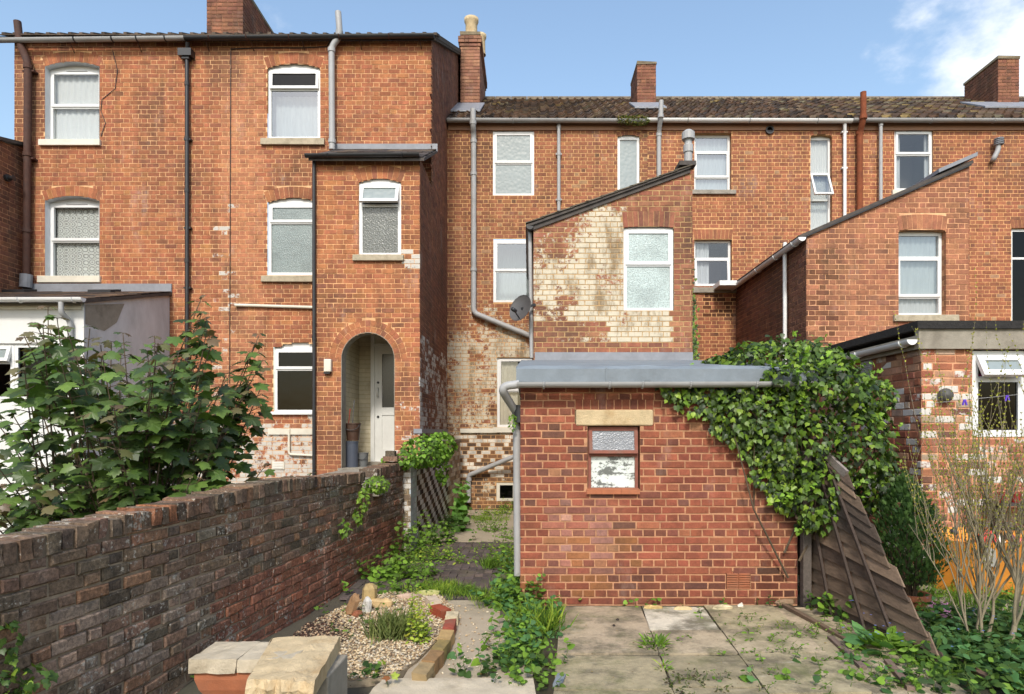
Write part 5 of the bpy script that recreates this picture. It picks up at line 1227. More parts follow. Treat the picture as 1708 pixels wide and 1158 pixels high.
m_.add(vs, fs); rough(m_.build('seat', M['sandstone'], bn), .03, .009, 11)
MB().box(-1.30, -1.10, 3.55, 3.92, -.04, .344, j=.006).build('support', M['concrete'], bn, bevel=.01)
MB().box(-1.46, -1.20, 3.34, 3.5, .1, .344, j=.006).build('support', M['sandstone'], bn, bevel=.01)

# ================================================================== leaning fence panel
Fp = thing('fallen_fence', (2.85, 5.5, 0), 'collapsed leaning panel of grey overlapping wooden boards below the ivy', 'fence panel')
F0, F1 = Vector((2.72, 6.43, 0)), Vector((2.95, 4.585, 0))
def fpos(u, t, off=0):                     # u along the panel (0 at the post), t up the boards (metres)
    b = F0.lerp(F1, u); dy = .18+.82*u**1.2; h = Vector((-.02-.02*u, dy, 1)).normalized(); n_ = (F1-F0).normalized().cross(h).normalized()
    if n_.x > 0: n_ = -n_
    return b+h*t+n_*off
nbd = 13; H = 1.83
for k in range(nbd):
    t0, t1 = H*k/nbd-.02, H*(k+1)/nbd+.02; m_ = MB(); ns = 9; u1 = 1.0+R.uniform(-.03, .035); vs = []
    for i in range(ns+1):
        u = u1*i/ns; wv = .004*math.sin(u*9+k)+R.uniform(-.003, .003)
        end = .02*R.random() if i == ns else 0
        vs += [fpos(u, t0+wv, .026), fpos(u, t0+wv, .010), fpos(u-end, t1+wv, -.006), fpos(u-end, t1+wv, .001)]
    fs = []
    for i in range(ns):
        for a, b in ((0, 1), (1, 2), (2, 3), (3, 0)): fs.append((i*4+a, i*4+b, i*4+4+b, i*4+4+a))
    fs += [(0, 3, 2, 1), (ns*4, ns*4+1, ns*4+2, ns*4+3)]
    m_.add(vs, fs, jt(lin(*R.choice([(104, 88, 74), (88, 74, 64), (116, 98, 82), (74, 64, 56)])), .75, 1.25)); m_.build('board', M['wood'], Fp)
for u in (.06, .3, .56, .77):
    m_ = MB(); a, b = fpos(u, 0, .046), fpos(u, H, .046); m_.bar(a, b, .026, .022, (-1, 0, 0), lin(72, 62, 56)); m_.build('batten', M['wood'], Fp)
MB().bar(fpos(.70, H+.01, .012), fpos(1.0, H+.01, .012), .07, .03, fpos(.9, H, 1)-fpos(.9, H, 0), lin(140, 130, 124)).build('cap_rail', M['wood'], Fp)
tag(MB().box(xs1+.02, xs1+.10, YS-.09, YS-.01, -.05, 1.5, lin(96, 88, 82)).build('fence_post', M['wood'], bevel=.006), 'grey wooden fence post at the right corner of the outhouse', 'fence post')
for a, b, c, lab in ((G(1308, 1015), G(1415, 1075), (110, 92, 76), 'mossy timber edging board between slabs and fence foot'), (G(1480, 1110), G(1520, 1158), (120, 102, 90), 'loose weathered batten on the ground at the bottom edge'), (G(1590, 1105), G(1650, 1140), (104, 84, 70), 'broken brown board lying beyond the end of the fence panel'), (G(1385, 1070), G(1440, 1122), (116, 100, 90), 'short grey batten lying among leaves in front of the fence')):
    tag(MB().bar(a+V(0, 0, .03), b+V(0, 0, .03), .05, .035, (0, 0, 1), lin(*c)).build('timber_board', M['wood'], bevel=.004), lab, 'board', 'timber pieces on the ground')
# ================================================================== plants
def leafshape(half, fold=.12, curl=.12, cen=.4):
    pts = [(x, y) for x, y in half]; full = pts+[(-x, y) for x, y in pts[::-1] if x > 1e-6]
    vs = [(0, cen, .0)]+[(x, y, -fold*abs(x)-curl*(y-cen)**2) for x, y in full]; n = len(full)
    return np.array(vs), [(0, 1+i, 1+(i+1) % n) for i in range(n)]
MAPLE = leafshape([(0, 0), (.16, -.05), (.34, -.06), (.30, .06), (.46, .16), (.40, .24), (.36, .27), (.52, .40), (.60, .58), (.48, .56), (.40, .60), (.26, .58), (.24, .72), (.16, .80), (0, 1.02)], .22, .25, .38)
IVY = leafshape([(0, 0), (.22, -.10), (.46, .06), (.40, .26), (.44, .46), (.24, .56), (0, 1.0)], .18, .2)
OVATE = leafshape([(0, 0), (.20, .12), (.30, .38), (.22, .68), (0, 1.0)], .25, .25)
HEART = leafshape([(0, .06), (.20, -.06), (.44, .10), (.48, .38), (.34, .70), (0, 1.0)], .15, .22)
BLADE = leafshape([(0, 0), (.026, .1), (.028, .5), (0, 1.0)], .3, .7)
LANCE = leafshape([(0, 0), (.10, .15), (.13, .45), (.07, .8), (0, 1.0)], .3, .45)
SPRAY = leafshape([(0, 0), (.10, .1), (.30, .45), (.14, .5), (.22, .8), (.05, .75), (0, 1.0)], .2, .2)
def basis(axis, nor):
    a = Vector(axis).normalized(); n_ = Vector(nor); n_ = (n_-a*n_.dot(a)); n_ = n_.normalized() if n_.length > 1e-4 else a.orthogonal().normalized()
    return a.cross(n_).normalized(), a, n_
class Leaves:
    def __init__(s): s.items = []
    def put(s, pos, axis, nor, size, col): s.items.append((Vector(pos), basis(axis, nor), size, col))
    def mesh(s, items, shape):
        lv, lf = shape; n = len(lv); V_ = np.empty((len(items)*n, 3)); cols = np.empty((len(items), 4), np.float32); cols[:, 3] = 1
        for i, (p, (sx, a, nn), sz, c) in enumerate(items):
            m = np.array([sx, a, nn])*sz; V_[i*n:(i+1)*n] = lv @ m+np.array(p); cols[i, :3] = c
        F = (np.array(lf)[None]+(np.arange(len(items))*n)[:, None, None]).reshape(-1, 3)
        me = bpy.data.meshes.new('leaves'); me.vertices.add(len(V_)); me.vertices.foreach_set('co', V_.ravel())
        me.loops.add(F.size); me.loops.foreach_set('vertex_index', F.ravel().astype(np.int32)); me.polygons.add(len(F))
        me.polygons.foreach_set('loop_start', np.arange(0, F.size, 3, dtype=np.int32))
        ca = me.color_attributes.new('Col', 'FLOAT_COLOR', 'CORNER'); ca.data.foreach_set('color', np.repeat(cols, len(lf)*3, axis=0).ravel())
        me.update(calc_edges=True); me.validate(); return me
    def build(s, name, shape, mat, parent=None, nind=0, **props):
        items = s.items
        if nind:
            def score(it):
                p, (sx, a, nn), sz, c = it; v = Vector((0, 0, EYE))-p; d = v.length; q = p; ppx = CX+FX*q.x/q.y; ppy = CY-FX*(q.z-EYE)/q.y
                if not (0 < ppx < 1708 and 0 < ppy < 1158): return -1
                return sz*sz*abs(nn.dot(v/d))/d**4
            items = sorted(items, key=score, reverse=True); one, items = items[:nind], items[nind:]
            lib = []
            for k in range(3):
                lv, lf = shape; mb = MB(); f = 1+.25*(k-1); mb.add([(x, y, z*f+R.uniform(-.02, .02)) for x, y, z in lv], lf); me = mb.mesh('leaf'); me.materials.append(mat); lib.append(me)
            for p, (sx, a, nn), sz, c in one:
                o = bpy.data.objects.new('leaf', R.choice(lib)); COL.objects.link(o); o.color = (*c, 1)
                setp(o, parent); o.matrix_basis = Matrix.Translation(p) @ Matrix((sx, a, nn)).transposed().to_4x4() @ Matrix.Diagonal((sz, sz, sz, 1))
        if items:
            me = s.mesh(items, shape); return link(name, me, mat, parent, **props)
def rnd(s=1): return Vector((R.gauss(0, s), R.gauss(0, s), R.gauss(0, s)))
def gcol(*cs, a=.75, b=1.25): return jt(lin(*R.choice(cs)), a, b)

# ---- sycamore behind the garden wall
sy = thing('sycamore_sapling', (-3.6, 5.8, 0), 'dark green bushy sycamore sapling behind the left garden wall', 'tree')
sycol = [(66, 86, 42), (74, 98, 46), (54, 70, 38), (90, 114, 54), (78, 80, 58), (92, 84, 66)]
lv = Leaves(); stems = MB(); mains = []
for k in range(7):
    b = V(-3.6+R.uniform(-.5, .5), 5.8+R.uniform(-.3, .4), -.05); mains.append(b); 
sil = [(-60, 760), (-20, 640), (40, 580), (60, 510), (95, 505), (130, 560), (200, 560), (260, 560), (305, 590), (325, 510), (345, 500), (355, 600), (395, 620), (425, 575), (440, 640), (415, 710), (390, 770), (440, 770), (470, 800), (400, 840), (200, 880), (-60, 960)]
tips = [(80, 512, 5.6), (150, 548, 5.9), (205, 556, 5.8), (258, 560, 5.9), (338, 492, 6.2), (345, 530, 6.2), (432, 560, 6.6), (425, 610, 6.5), (405, 690, 6.3), (245, 585, 5.3), (40, 560, 5.2), (110, 545, 5.0), (480, 795, 7.4), (440, 800, 7.2), (520, 790, 7.8)]
tips += [(425, 575, 6.5), (438, 600, 6.4), (436, 645, 6.5), (415, 640, 6.3), (400, 660, 6.4), (425, 690, 6.5), (395, 720, 6.4), (350, 560, 6.2), (330, 540, 6.2), (60, 540, 5.4), (95, 530, 5.6)]
while len(tips) < 138:
    q = (R.uniform(-60, 470), 900-380*R.random()**1.35)
    if inpoly(*q, sil): tips.append((*q, R.uniform(4.5, 6.9)))
for i, (a, b, y) in enumerate(tips):
    y = max(y, 3.2/(.1147+(CX-a)/FX)); t = P(a, b, y); t.z = max(t.z, .5); m = min(mains, key=lambda q: (q-t).length+R.uniform(0, .8))
    c = m.lerp(t, .45)+V(R.uniform(-.1, .1), R.uniform(-.1, .1), .12); L_ = (t-m).length
    pts = [m*(1-s)**2+c*2*s*(1-s)+t*s*s for s in [k/8 for k in range(9)]]
    stems.tube(pts, [.011*(1-k/9)+.0025 for k in range(9)], 5, col=(.07, .045, .03))
    top = (pts[-1]-pts[-2]).normalized()*.55+V(0, 0, .45); nn = R.randint(8, 10); small = i < 15
    for k in range(nn):
        d = .095*k+R.uniform(-.02, .02)+(.0 if k else 0); s = max(0, 1-d/max(L_, .5)); f = s*8; j = min(7, int(f)); p = pts[j].lerp(pts[j+1], f-j)
        az = R.uniform(0, 6.28) if k == 0 else az+1.571+R.uniform(-.3, .3); sz = (.07+.035*k if k < 3 else R.choice((R.uniform(.07, .12), R.uniform(.12, .20), R.uniform(.12, .17))))*(1 if not small else .8)
        for sd in (0, math.pi):
            o = V(math.cos(az+sd), math.sin(az+sd), R.uniform(.1, .5)).normalized(); pl = sz*R.uniform(.35, .7); q = p+o*pl
            stems.tube([p, q], [.004, .0025], 4, cap=False, col=(.16, .06, .04))
            ax = V(o.x, o.y-.25, R.uniform(-.9, -.1)); col = gcol(*sycol[:4]) if (k > 1 or R.random() < .5) else gcol((94, 78, 60), (98, 92, 66), (84, 86, 56))
            lv.put(q, ax, V(R.gauss(0, .3), -.45+R.gauss(0, .3), 1), sz, col)
stems.build('trunk', M['bark'], sy); lv.build('crown', MAPLE, M['leaf'], sy, nind=300, kind='stuff')

# ---- ivy over the outhouse and fence
iv = thing('ivy', (2.6, 6.2, 0), 'glossy green ivy mass spilling over the right corner of the outhouse', 'ivy')
ivc = [(86, 114, 38), (72, 96, 36), (98, 126, 42), (58, 78, 35), (46, 62, 33), (42, 56, 32), (64, 88, 35), (112, 136, 50)]
lv = Leaves()
E = [(P(1300, 610, 6.8), (.60, .6, .27)), (P(1228, 612, 7.1), (.36, .5, .15)), (P(1368, 655, 6.4), (.44, .5, .34)), (P(1330, 725, 6.2), (.42, .26, .42)), (P(1412, 738, 6.4), (.36, .4, .44)), (P(1368, 830, 6.12), (.26, .24, .32)), (P(1262, 690, 6.22), (.40, .18, .30)), (P(1452, 790, 6.5), (.22, .3, .36)), (P(1462, 665, 6.45), (.13, .22, .2)), (P(1325, 628, 6.12), (.30, .14, .12))]
def ellips(lv, E, n, size, cols, jitter=.05, layers=((1.0, .7), (.86, .3)), drop=.7, front=-.35, gap=0):
    ws = [r[0]*r[1]+r[0]*r[2]+r[1]*r[2] for c, r in E]; k = 0; tries = 0
    while k < n and tries < n*12:
        tries += 1
        c, r = R.choices(E, ws)[0]; d = rnd().normalized(); ly = R.choices([l[0] for l in layers], [l[1] for l in layers])[0]
        ly *= 1+R.gauss(0, jitter)
        p = c+V(d.x*r[0], d.y*r[1], d.z*r[2])*ly; nr = V(d.x/r[0], d.y/r[1], d.z/r[2]).normalized()
        if nr.y > -front+.2 or p.z < .02: continue
        if any((c2 is not c) and ((p.x-c2.x)/r2[0])**2+((p.y-c2.y)/r2[1])**2+((p.z-c2.z)/r2[2])**2 < .72 for c2, r2 in E): continue
        if gap and MN.noise(p*5.5) > .5-gap and ly > .93: continue
        nor = (nr+V(0, -.1, .35)+rnd(.55)).normalized(); ax = V(R.gauss(0, .5), R.gauss(0, .3), -drop)+nr*.35
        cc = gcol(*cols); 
        if ly < .93: cc = tuple(v*.75 for v in cc)  # inner layer darkened: shade inside the foliage put into the leaf colour
        lv.put(p, ax, nor, size*R.uniform(.5, 1.25), cc); k += 1
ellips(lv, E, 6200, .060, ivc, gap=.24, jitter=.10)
wallpoly = [(1092, 640), (1112, 668), (1140, 690), (1168, 692), (1196, 728), (1225, 752), (1245, 765), (1248, 800), (1275, 822), (1300, 852), (1335, 858), (1335, 640)]
k = 0
while k < 1100:
    a, b = R.uniform(1090, 1335), R.uniform(640, 860)
    if not inpoly(a, b, wallpoly): continue
    d = R.uniform(.015, .13); p = P(a, b, YS-d); lv.put(p, V(R.gauss(0, .45), -.15, -.8), V(R.gauss(0, .35), -1, .35+R.gauss(0, .25)), .062*R.uniform(.5, 1.2), gcol(*ivc[:6], (126, 150, 56))); k += 1
for k in range(60):                        # sprigs reaching out of the mass
    c, r = R.choice(E); d = rnd().normalized(); d.y = -abs(d.y)*.5; d.z = abs(d.z) if R.random() < .7 else d.z; p = c+V(d.x*r[0], d.y*r[1], d.z*r[2])
    for j in range(6): lv.put(p+d*.035*j+rnd(.012), rnd(.5)+d, V(0, -.5, .8)+rnd(.3), R.uniform(.03, .055), gcol((122, 156, 56), (104, 140, 50)))
st = MB()
for k in range(46):
    c, r = R.choice(E); d = rnd().normalized(); q = c+V(d.x*r[0], d.y*r[1], d.z*r[2])*.85; b = V(R.uniform(2.45, 3.0), R.uniform(6.15, 6.6), R.uniform(0, 1.4)); st.tube([b, b.lerp(q, .5)+rnd(.08), q], [.012, .008, .004], 5)
for pts in ([(1105, 655), (1135, 662), (1165, 655), (1210, 668)], [(1200, 735), (1225, 700), (1265, 690)], [(1290, 850), (1300, 780), (1310, 700)]): st.tube([P(a, b, YS-.02) for a, b in pts], .006, 5)
st.build('stems', M['bark'], iv, kind='stuff'); lv.build('foliage', IVY, M['ivyleaf'], iv, nind=300, kind='stuff')
# ivy between B's wing and the terrace wall, thin climbers
lv = Leaves(); 
for k in range(260):
    t = R.random(); p = P(1157+R.gauss(0, 2.2)*(1+t), 600-110*(1-t)*R.random()*1.6, YE+.15); lv.put(p, V(R.gauss(0, .4), -.1, -.8), V(R.gauss(0, .4), -1, .4), R.uniform(.03, .06), gcol(*ivc))
ci = thing('climbing_ivy', P(1157, 600, YE+.15), 'thin strand of ivy climbing the corner of the painted wing', 'ivy'); lv.build('foliage', IVY, M['ivyleaf'], ci)
MB().tube([P(1158, 605, YE+.16), P(1157, 540, YE+.16), P(1156, 495, YE+.16)], .006, 5).build('stem', M['bark'], ci)
# ivy on the end of the garden wall and chequered wall
iw = thing('wall_shrub', (-1.7, 9.4, 1.2), 'bright green rounded foliage hanging over the chequered wall below the porch', 'shrub'); lv = Leaves()
E2 = [(P(708, 752, 9.45), (.33, .35, .22)), (P(735, 742, 10.0), (.22, .3, .20)), (P(668, 768, 9.1), (.24, .2, .11)), (P(738, 775, 9.7), (.10, .1, .28))]
ellips(lv, E2, 1250, .055, [(104, 140, 52), (88, 124, 46), (122, 158, 62), (74, 104, 44)]); lv.build('foliage', HEART, M['matleaf'], iw, nind=120, kind='stuff')
st = MB(); [st.tube([P(700, 775, 9.6)+rnd(.1), P(R.uniform(660, 745), R.uniform(735, 775), 9.5)], .006, 5) for _ in range(14)]; st.build('stems', M['bark'], iw, kind='stuff')
iw = thing('wall_ivy', G(615, 830, 1.0), 'small ivy growing in the broken gap on top of the garden wall', 'ivy'); lv = Leaves()
ellips(lv, [(P(628, 808, 7.45), (.13, .16, .10)), (P(606, 832, 7.2), (.06, .06, .12)), (P(598, 858, 7.05), (.04, .04, .10)), (P(575, 880, 6.8), (.05, .04, .09))], 330, .045, [(122, 150, 60), (100, 130, 50), (84, 112, 48)]); lv.build('foliage', IVY, M['matleaf'], iw)
iw = thing('wall_ivy', (-2.5, 3.1, 0), 'dark ivy at the lower left corner growing on the garden wall', 'ivy'); lv = Leaves()
ellips(lv, [(P(8, 1070, 3.0), (.05, .1, .10)), (P(40, 1135, 3.05), (.10, .15, .06)), (P(0, 1150, 2.9), (.1, .1, .1))], 170, .04, [(70, 96, 44), (60, 84, 44), (112, 136, 54)]); lv.build('foliage', IVY, M['ivyleaf'], iw)

# ---- weeds
def stalky(lv, st, base, h, n, cols, size, shape=OVATE, lean=.25, step=.05, droop=.35):
    for k in range(n):
        b = Vector(base)+V(R.gauss(0, .5)*lean*.6, R.gauss(0, .5)*lean*.6, 0); hh_ = h*R.uniform(.55, 1.1); ln_ = min(lean, .6); t = b+V(R.gauss(0, ln_)*hh_, R.gauss(0, ln_)*hh_, hh_)
        m = b.lerp(t, .5)+V(R.gauss(0, .03), R.gauss(0, .03), .02); st.tube([b, m, t], [.003, .0022, .0012], 4, cap=False, col=(.09, .14, .03))
        d = .02; az = R.uniform(0, 6)
        while d < hh_:
            f = d/hh_; p = b*(1-f)**2+m*2*f*(1-f)+t*f*f; az += 1.57+R.uniform(-.3, .3)
            for s in (0, math.pi):
                ax = V(math.cos(az+s), math.sin(az+s), R.uniform(-droop-.2, .4)); lv.put(p+ax*.008, ax, V(0, -.35, .9)+rnd(.42), size*R.uniform(.6, 1.15)*(1.15-.55*f), gcol(*cols))
            d += step*R.uniform(.8, 1.2)
def rosette(lv, base, r, n, cols, size, up=.5):
    for k in range(n):
        az = R.uniform(0, 6.28); ax = V(math.cos(az), math.sin(az), R.uniform(.05, up)); p = Vector(base)+V(math.cos(az), math.sin(az), 0)*r*R.random()**.6*.8+V(0, 0, R.uniform(.0, .05+.25*r))
        lv.put(p, ax, V(0, -.1, 1)+rnd(.3), size*R.uniform(.6, 1.2), gcol(*cols))
def tuft(lv, base, r, n, h, cols):
    for k in range(n):
        p = Vector(base)+V(R.gauss(0, r*.5), R.gauss(0, r*.5), 0); lv.put(p, V(R.gauss(0, .4), R.gauss(0, .4), 1), V(R.gauss(0, 1), R.gauss(0, 1), .1), h*R.uniform(.5, 1.1), gcol(*cols))
GR = [(100, 132, 50), (90, 122, 46), (114, 148, 58), (80, 106, 44)]; DK = [(58, 84, 42), (48, 72, 38), (68, 94, 44)]; YG = [(136, 156, 58), (120, 144, 52), (150, 166, 70)]; BL = [(72, 110, 70), (84, 122, 76), (62, 96, 58)]
def clump(name, px_, py_, label, cat, parts, z=0.0):
    b = G(px_, py_, z); o = thing(name, b, label, cat); st = MB()
    for kind, kw, shape, mat in parts:
        lv = Leaves()
        if kind == 's': stalky(lv, st, b, **kw)
        elif kind == 'r': rosette(lv, b, **kw)
        else: tuft(lv, b, **kw)
        lv.build('foliage', shape, M[mat], o)
    if st.f: st.build('stems', M['matleaf'], o, kind='stuff')
    return o
clump('garden_shrub', 700, 1070, 'small yellow-green leafy shrub in the gravel bed', 'shrub', [('s', dict(h=.42, n=13, cols=YG+[(150, 150, 60)], size=.045, lean=.16, step=.03), OVATE, 'matleaf')], .02)
clump('lavender_plant', 652, 1062, 'grey-green grassy lavender beside the yellow-green shrub', 'plant', [('t', dict(r=.16, n=330, h=.24, cols=[(104, 116, 70), (90, 104, 62), (120, 128, 84)]), BLADE, 'matleaf')], .02)
clump('weed_clump', 1092, 1084, 'leafy weed growing in the joint between the first two slabs', 'weed', [('r', dict(r=.11, n=60, cols=GR, size=.085, up=1.6), LANCE, 'matleaf'), ('s', dict(h=.15, n=6, cols=GR, size=.035, lean=.3), OVATE, 'matleaf')])
clump('weed_clump', 1106, 1120, 'tiny weed in the slab joint near the bottom centre', 'weed', [('r', dict(r=.05, n=26, cols=GR+YG, size=.05, up=1), LANCE, 'matleaf')])
clump('weed_clump', 1180, 1150, 'purplish bugle plant in the paving at the bottom edge', 'weed', [('s', dict(h=.08, n=22, cols=[(70, 62, 52), (84, 88, 52), (64, 74, 46)], size=.035, lean=.5, step=.02), OVATE, 'matleaf')])
clump('weed_clump', 1122, 995, 'lobed pale weed at the foot of the outhouse wall', 'weed', [('s', dict(h=.2, n=9, cols=GR+YG, size=.085, lean=.35, step=.06), MAPLE, 'matleaf')], 0)
clump('weed_clump', 1052, 1004, 'low weed at the outhouse foot left of the yellow brick', 'weed', [('s', dict(h=.13, n=7, cols=GR, size=.06, lean=.5), HEART, 'matleaf')])
clump('weed_clump', 992, 1004, 'small weed at the outhouse foot nearest the passage', 'weed', [('s', dict(h=.09, n=6, cols=GR, size=.05, lean=.5), HEART, 'matleaf')])
clump('weed_clump', 1192, 1022, 'trailing weed over the cream stone at the outhouse foot', 'weed', [('s', dict(h=.10, n=9, cols=GR+DK, size=.05, lean=.9), HEART, 'matleaf')])
clump('weed_clump', 1225, 992, 'weed just under the terracotta air brick', 'weed', [('s', dict(h=.09, n=5, cols=GR, size=.06, lean=.6), HEART, 'matleaf')])
clump('weed_clump', 1282, 1005, 'dark weed in the corner by the fence post', 'weed', [('s', dict(h=.12, n=8, cols=DK, size=.05, lean=.5), HEART, 'matleaf')])
clump('weed_clump', 1205, 1046, 'small weed in the slab joint below the white slab', 'weed', [('s', dict(h=.06, n=8, cols=GR, size=.035, lean=.8), OVATE, 'matleaf')])
clump('weed_clump', 1318, 1052, 'flowering weed on the slabs nearest the fence', 'weed', [('s', dict(h=.09, n=26, cols=GR+[(120, 120, 64)], size=.035, lean=.9, step=.03), OVATE, 'matleaf')])
clump('weed_clump', 1305, 1090, 'spreading green weed on the slabs in front of the fence', 'weed', [('s', dict(h=.09, n=34, cols=GR, size=.04, lean=1.1, step=.025), OVATE, 'matleaf')])
clump('weed_clump', 1300, 1145, 'small weed on the slab at the bottom right of the patio', 'weed', [('s', dict(h=.08, n=12, cols=GR+BL, size=.035, lean=.7), OVATE, 'matleaf')])
clump('weed_clump', 1410, 1125, 'bluish leafy weed trailing along the patio edge at the bottom', 'weed', [('s', dict(h=.12, n=16, cols=BL+GR, size=.07, lean=.8), HEART, 'matleaf')])
clump('weed_clump', 1480, 1088, 'large leaved alkanet at the foot of the collapsed fence', 'weed', [('r', dict(r=.24, n=60, cols=BL+GR, size=.15, up=.9), OVATE, 'matleaf'), ('s', dict(h=.22, n=10, cols=GR, size=.07, lean=.5), OVATE, 'matleaf')])
clump('weed_clump', 1392, 1030, 'nettle like weeds against the middle of the fence panel', 'weed', [('s', dict(h=.26, n=14, cols=DK+GR, size=.08, lean=.4), HEART, 'matleaf')])
clump('weed_clump', 1425, 1060, 'low weeds along the fence foot beside the timber edging', 'weed', [('s', dict(h=.14, n=14, cols=GR, size=.05, lean=.7), OVATE, 'matleaf')])
clump('weed_clump', 1348, 985, 'ivy leaved weed at the post end of the fence panel', 'weed', [('s', dict(h=.3, n=14, cols=DK, size=.06, lean=.35), IVY, 'ivyleaf')])
clump('weed_clump', 362, 1140, 'round leaved weed in front of the terracotta trough', 'weed', [('r', dict(r=.14, n=16, cols=GR, size=.06, up=.9), HEART, 'matleaf')], .1)
clump('maple_seedling', 605, 1135, 'little seedling with maple leaves beside the stone bench', 'seedling', [('s', dict(h=.10, n=5, cols=GR+YG+[(150, 96, 60)], size=.075, lean=.7), MAPLE, 'leaf'), ('r', dict(r=.13, n=28, cols=DK, size=.045, up=.6), HEART, 'matleaf')])
clump('weed_clump', 588, 1030, 'ivy leaved weed at the wall end of the gravel bed', 'weed', [('s', dict(h=.09, n=14, cols=DK+GR, size=.045, lean=.9), IVY, 'matleaf')], .02)
clump('weed_clump', 760, 870, 'tall large leaved burdock against the chequered wall', 'weed', [('s', dict(h=.75, n=6, cols=[(106, 148, 76), (92, 134, 66), (118, 158, 84)], size=.20, lean=.13, step=.13, droop=.5), HEART, 'matleaf')])
clump('weed_clump', 770, 885, 'second large leaved plant low beside the burdock', 'weed', [('s', dict(h=.35, n=5, cols=[(106, 148, 76), (92, 134, 66)], size=.17, lean=.3, step=.1), HEART, 'matleaf')])
# uncountable ground cover
def cover(name, spots, label, extra=None):
    st = MB(); groups = {}
    for px_, py_, kind, rr_, h, n, cols, size in spots:
        b = G(px_, py_)
        for _ in range(n):
            q = b+V(R.gauss(0, rr_*.55), R.gauss(0, rr_*.55), 0)
            if q.x > -.12 and q.y > 6.2 and q.x < 2.65: q.x = -.14-R.random()*.05
            if kind == 'n': stalky(groups.setdefault('o', Leaves()), st, q, h, 1, cols, size, lean=.3, step=.045)
            elif kind == 'h': stalky(groups.setdefault('h', Leaves()), st, q, h, 1, cols, size, lean=.4, step=.05)
            elif kind == 'r': rosette(groups.setdefault('o', Leaves()), q, .06, 5, cols, size, .9)
            else: tuft(groups.setdefault('b', Leaves()), q, .06, 12, h, cols)
    mb = None; objs = []
    root = None
    for k, shp in (('o', OVATE), ('h', HEART), ('b', BLADE)):
        if k in groups:
            me = groups[k].mesh(groups[k].items, shp)
            if root is None:
                root = link(name, me, M['matleaf']); root['kind'] = 'stuff'; root['label'] = label; root['category'] = 'weeds'
            else: link('leaves', me, M['matleaf'], root)
    st.build('stems', M['matleaf'], root)
cover('passage_weeds', [(652, 965, 'h', .22, .28, 22, GR, .075), (668, 930, 'h', .15, .55, 9, GR, .085), (650, 985, 'h', .15, .16, 14, GR, .06), (718, 935, 'n', .25, .2, 60, GR+YG, .05), (700, 960, 'n', .2, .2, 40, GR, .05), (735, 985, 't', .3, .10, 90, GR+YG, .05), (780, 990, 't', .2, .09, 40, GR, .05), (700, 985, 'n', .2, .10, 22, GR, .05),
       (730, 905, 'h', .25, .3, 26, DK+GR, .07), (770, 850, 'h', .3, .4, 26, DK, .08), (757, 880, 'n', .3, .25, 36, DK, .06), (800, 845, 'n', .3, .22, 36, GR, .06), (830, 858, 'n', .35, .15, 60, GR+YG, .05), (812, 868, 't', .35, .10, 50, YG+GR, .05), (855, 850, 'n', .25, .28, 30, GR+YG, .055), (822, 885, 'n', .18, .2, 30, GR, .05), (848, 925, 'n', .15, .22, 24, GR+YG, .05), (820, 945, 't', .12, .16, 26, GR, .05),
       (855, 950, 'n', .16, .32, 22, GR+YG, .05), (860, 900, 'n', .16, .2, 22, GR, .05), (800, 915, 'r', .25, .04, 10, GR, .04), (770, 935, 'r', .25, .04, 10, GR, .04), (850, 985, 't', .16, .13, 46, GR+YG, .05), (830, 1000, 't', .2, .10, 50, YG+GR, .05)], 'green weeds overgrowing the passage beside the outhouse')
cover('corner_weeds', [(902, 985, 'n', .10, .48, 12, GR+BL, .075), (915, 1010, 'h', .12, .22, 14, GR, .07), (888, 1015, 'h', .13, .30, 18, BL+GR, .075), (878, 1040, 'h', .15, .22, 22, BL+GR, .075), (905, 1050, 't', .16, .24, 20, GR+YG, .05), (866, 1070, 'h', .14, .18, 24, BL+GR, .07), (855, 1100, 'h', .16, .18, 30, BL+GR, .07), (838, 1118, 'h', .16, .12, 26, DK, .06), (870, 1100, 'n', .12, .15, 16, GR, .055), (880, 1135, 'h', .12, .12, 16, GR, .055), (940, 1000, 'h', .08, .16, 8, GR, .06)], 'tangle of green weeds at the left corner of the outhouse')
cover('border_weeds', [(1600, 1055, 'n', .35, .25, 20, BL+DK, .12), (1650, 1075, 'n', .35, .25, 20, DK+BL, .12), (1690, 1060, 'n', .4, .25, 24, DK, .11), (1580, 1085, 'h', .2, .18, 20, BL, .09), (1640, 1110, 'n', .3, .2, 30, DK+BL, .11), (1690, 1130, 'h', .35, .18, 34, DK+BL, .11), (1620, 1145, 'n', .3, .15, 24, DK+GR, .09), (1560, 1135, 'h', .2, .12, 26, DK, .07), (1500, 1140, 'h', .2, .10, 14, DK+GR, .06), (1580, 1030, 'n', .3, .2, 20, GR, .06), (1530, 1115, 'h', .15, .1, 16, GR, .06), (1690, 1000, 'n', .4, .16, 30, GR+DK, .07), (1640, 1010, 't', .4, .16, 30, GR, .05), (1560, 995, 't', .3, .12, 30, GR+YG, .05), (1740, 1090, 'n', .4, .25, 40, DK, .09)], 'dark green leafy undergrowth in the right hand border')
fb = Leaves()
for k in range(36):
    b = G(R.choice([1455, 1490, 1590, 1620, 1650, 1690, 1440])+R.gauss(0, 18), R.uniform(1045, 1125)); b.z = R.uniform(.16, .3)
    for j in range(5): az = j*1.257; fb.put(b, V(math.cos(az), math.sin(az), .25), V(0, 0, 1), .012, gcol((92, 112, 196), (110, 128, 210)))
tag(fb.build('alkanet_flowers', OVATE, M['flower']), 'tiny blue alkanet flowers dotted over the right hand border', 'flowers')['kind'] = 'stuff'
mo = thing('gutter_plant', P(1062, 208, YB-.17), 'tuft of moss and weeds growing in the gutter near the middle chimney', 'plant'); lv = Leaves()
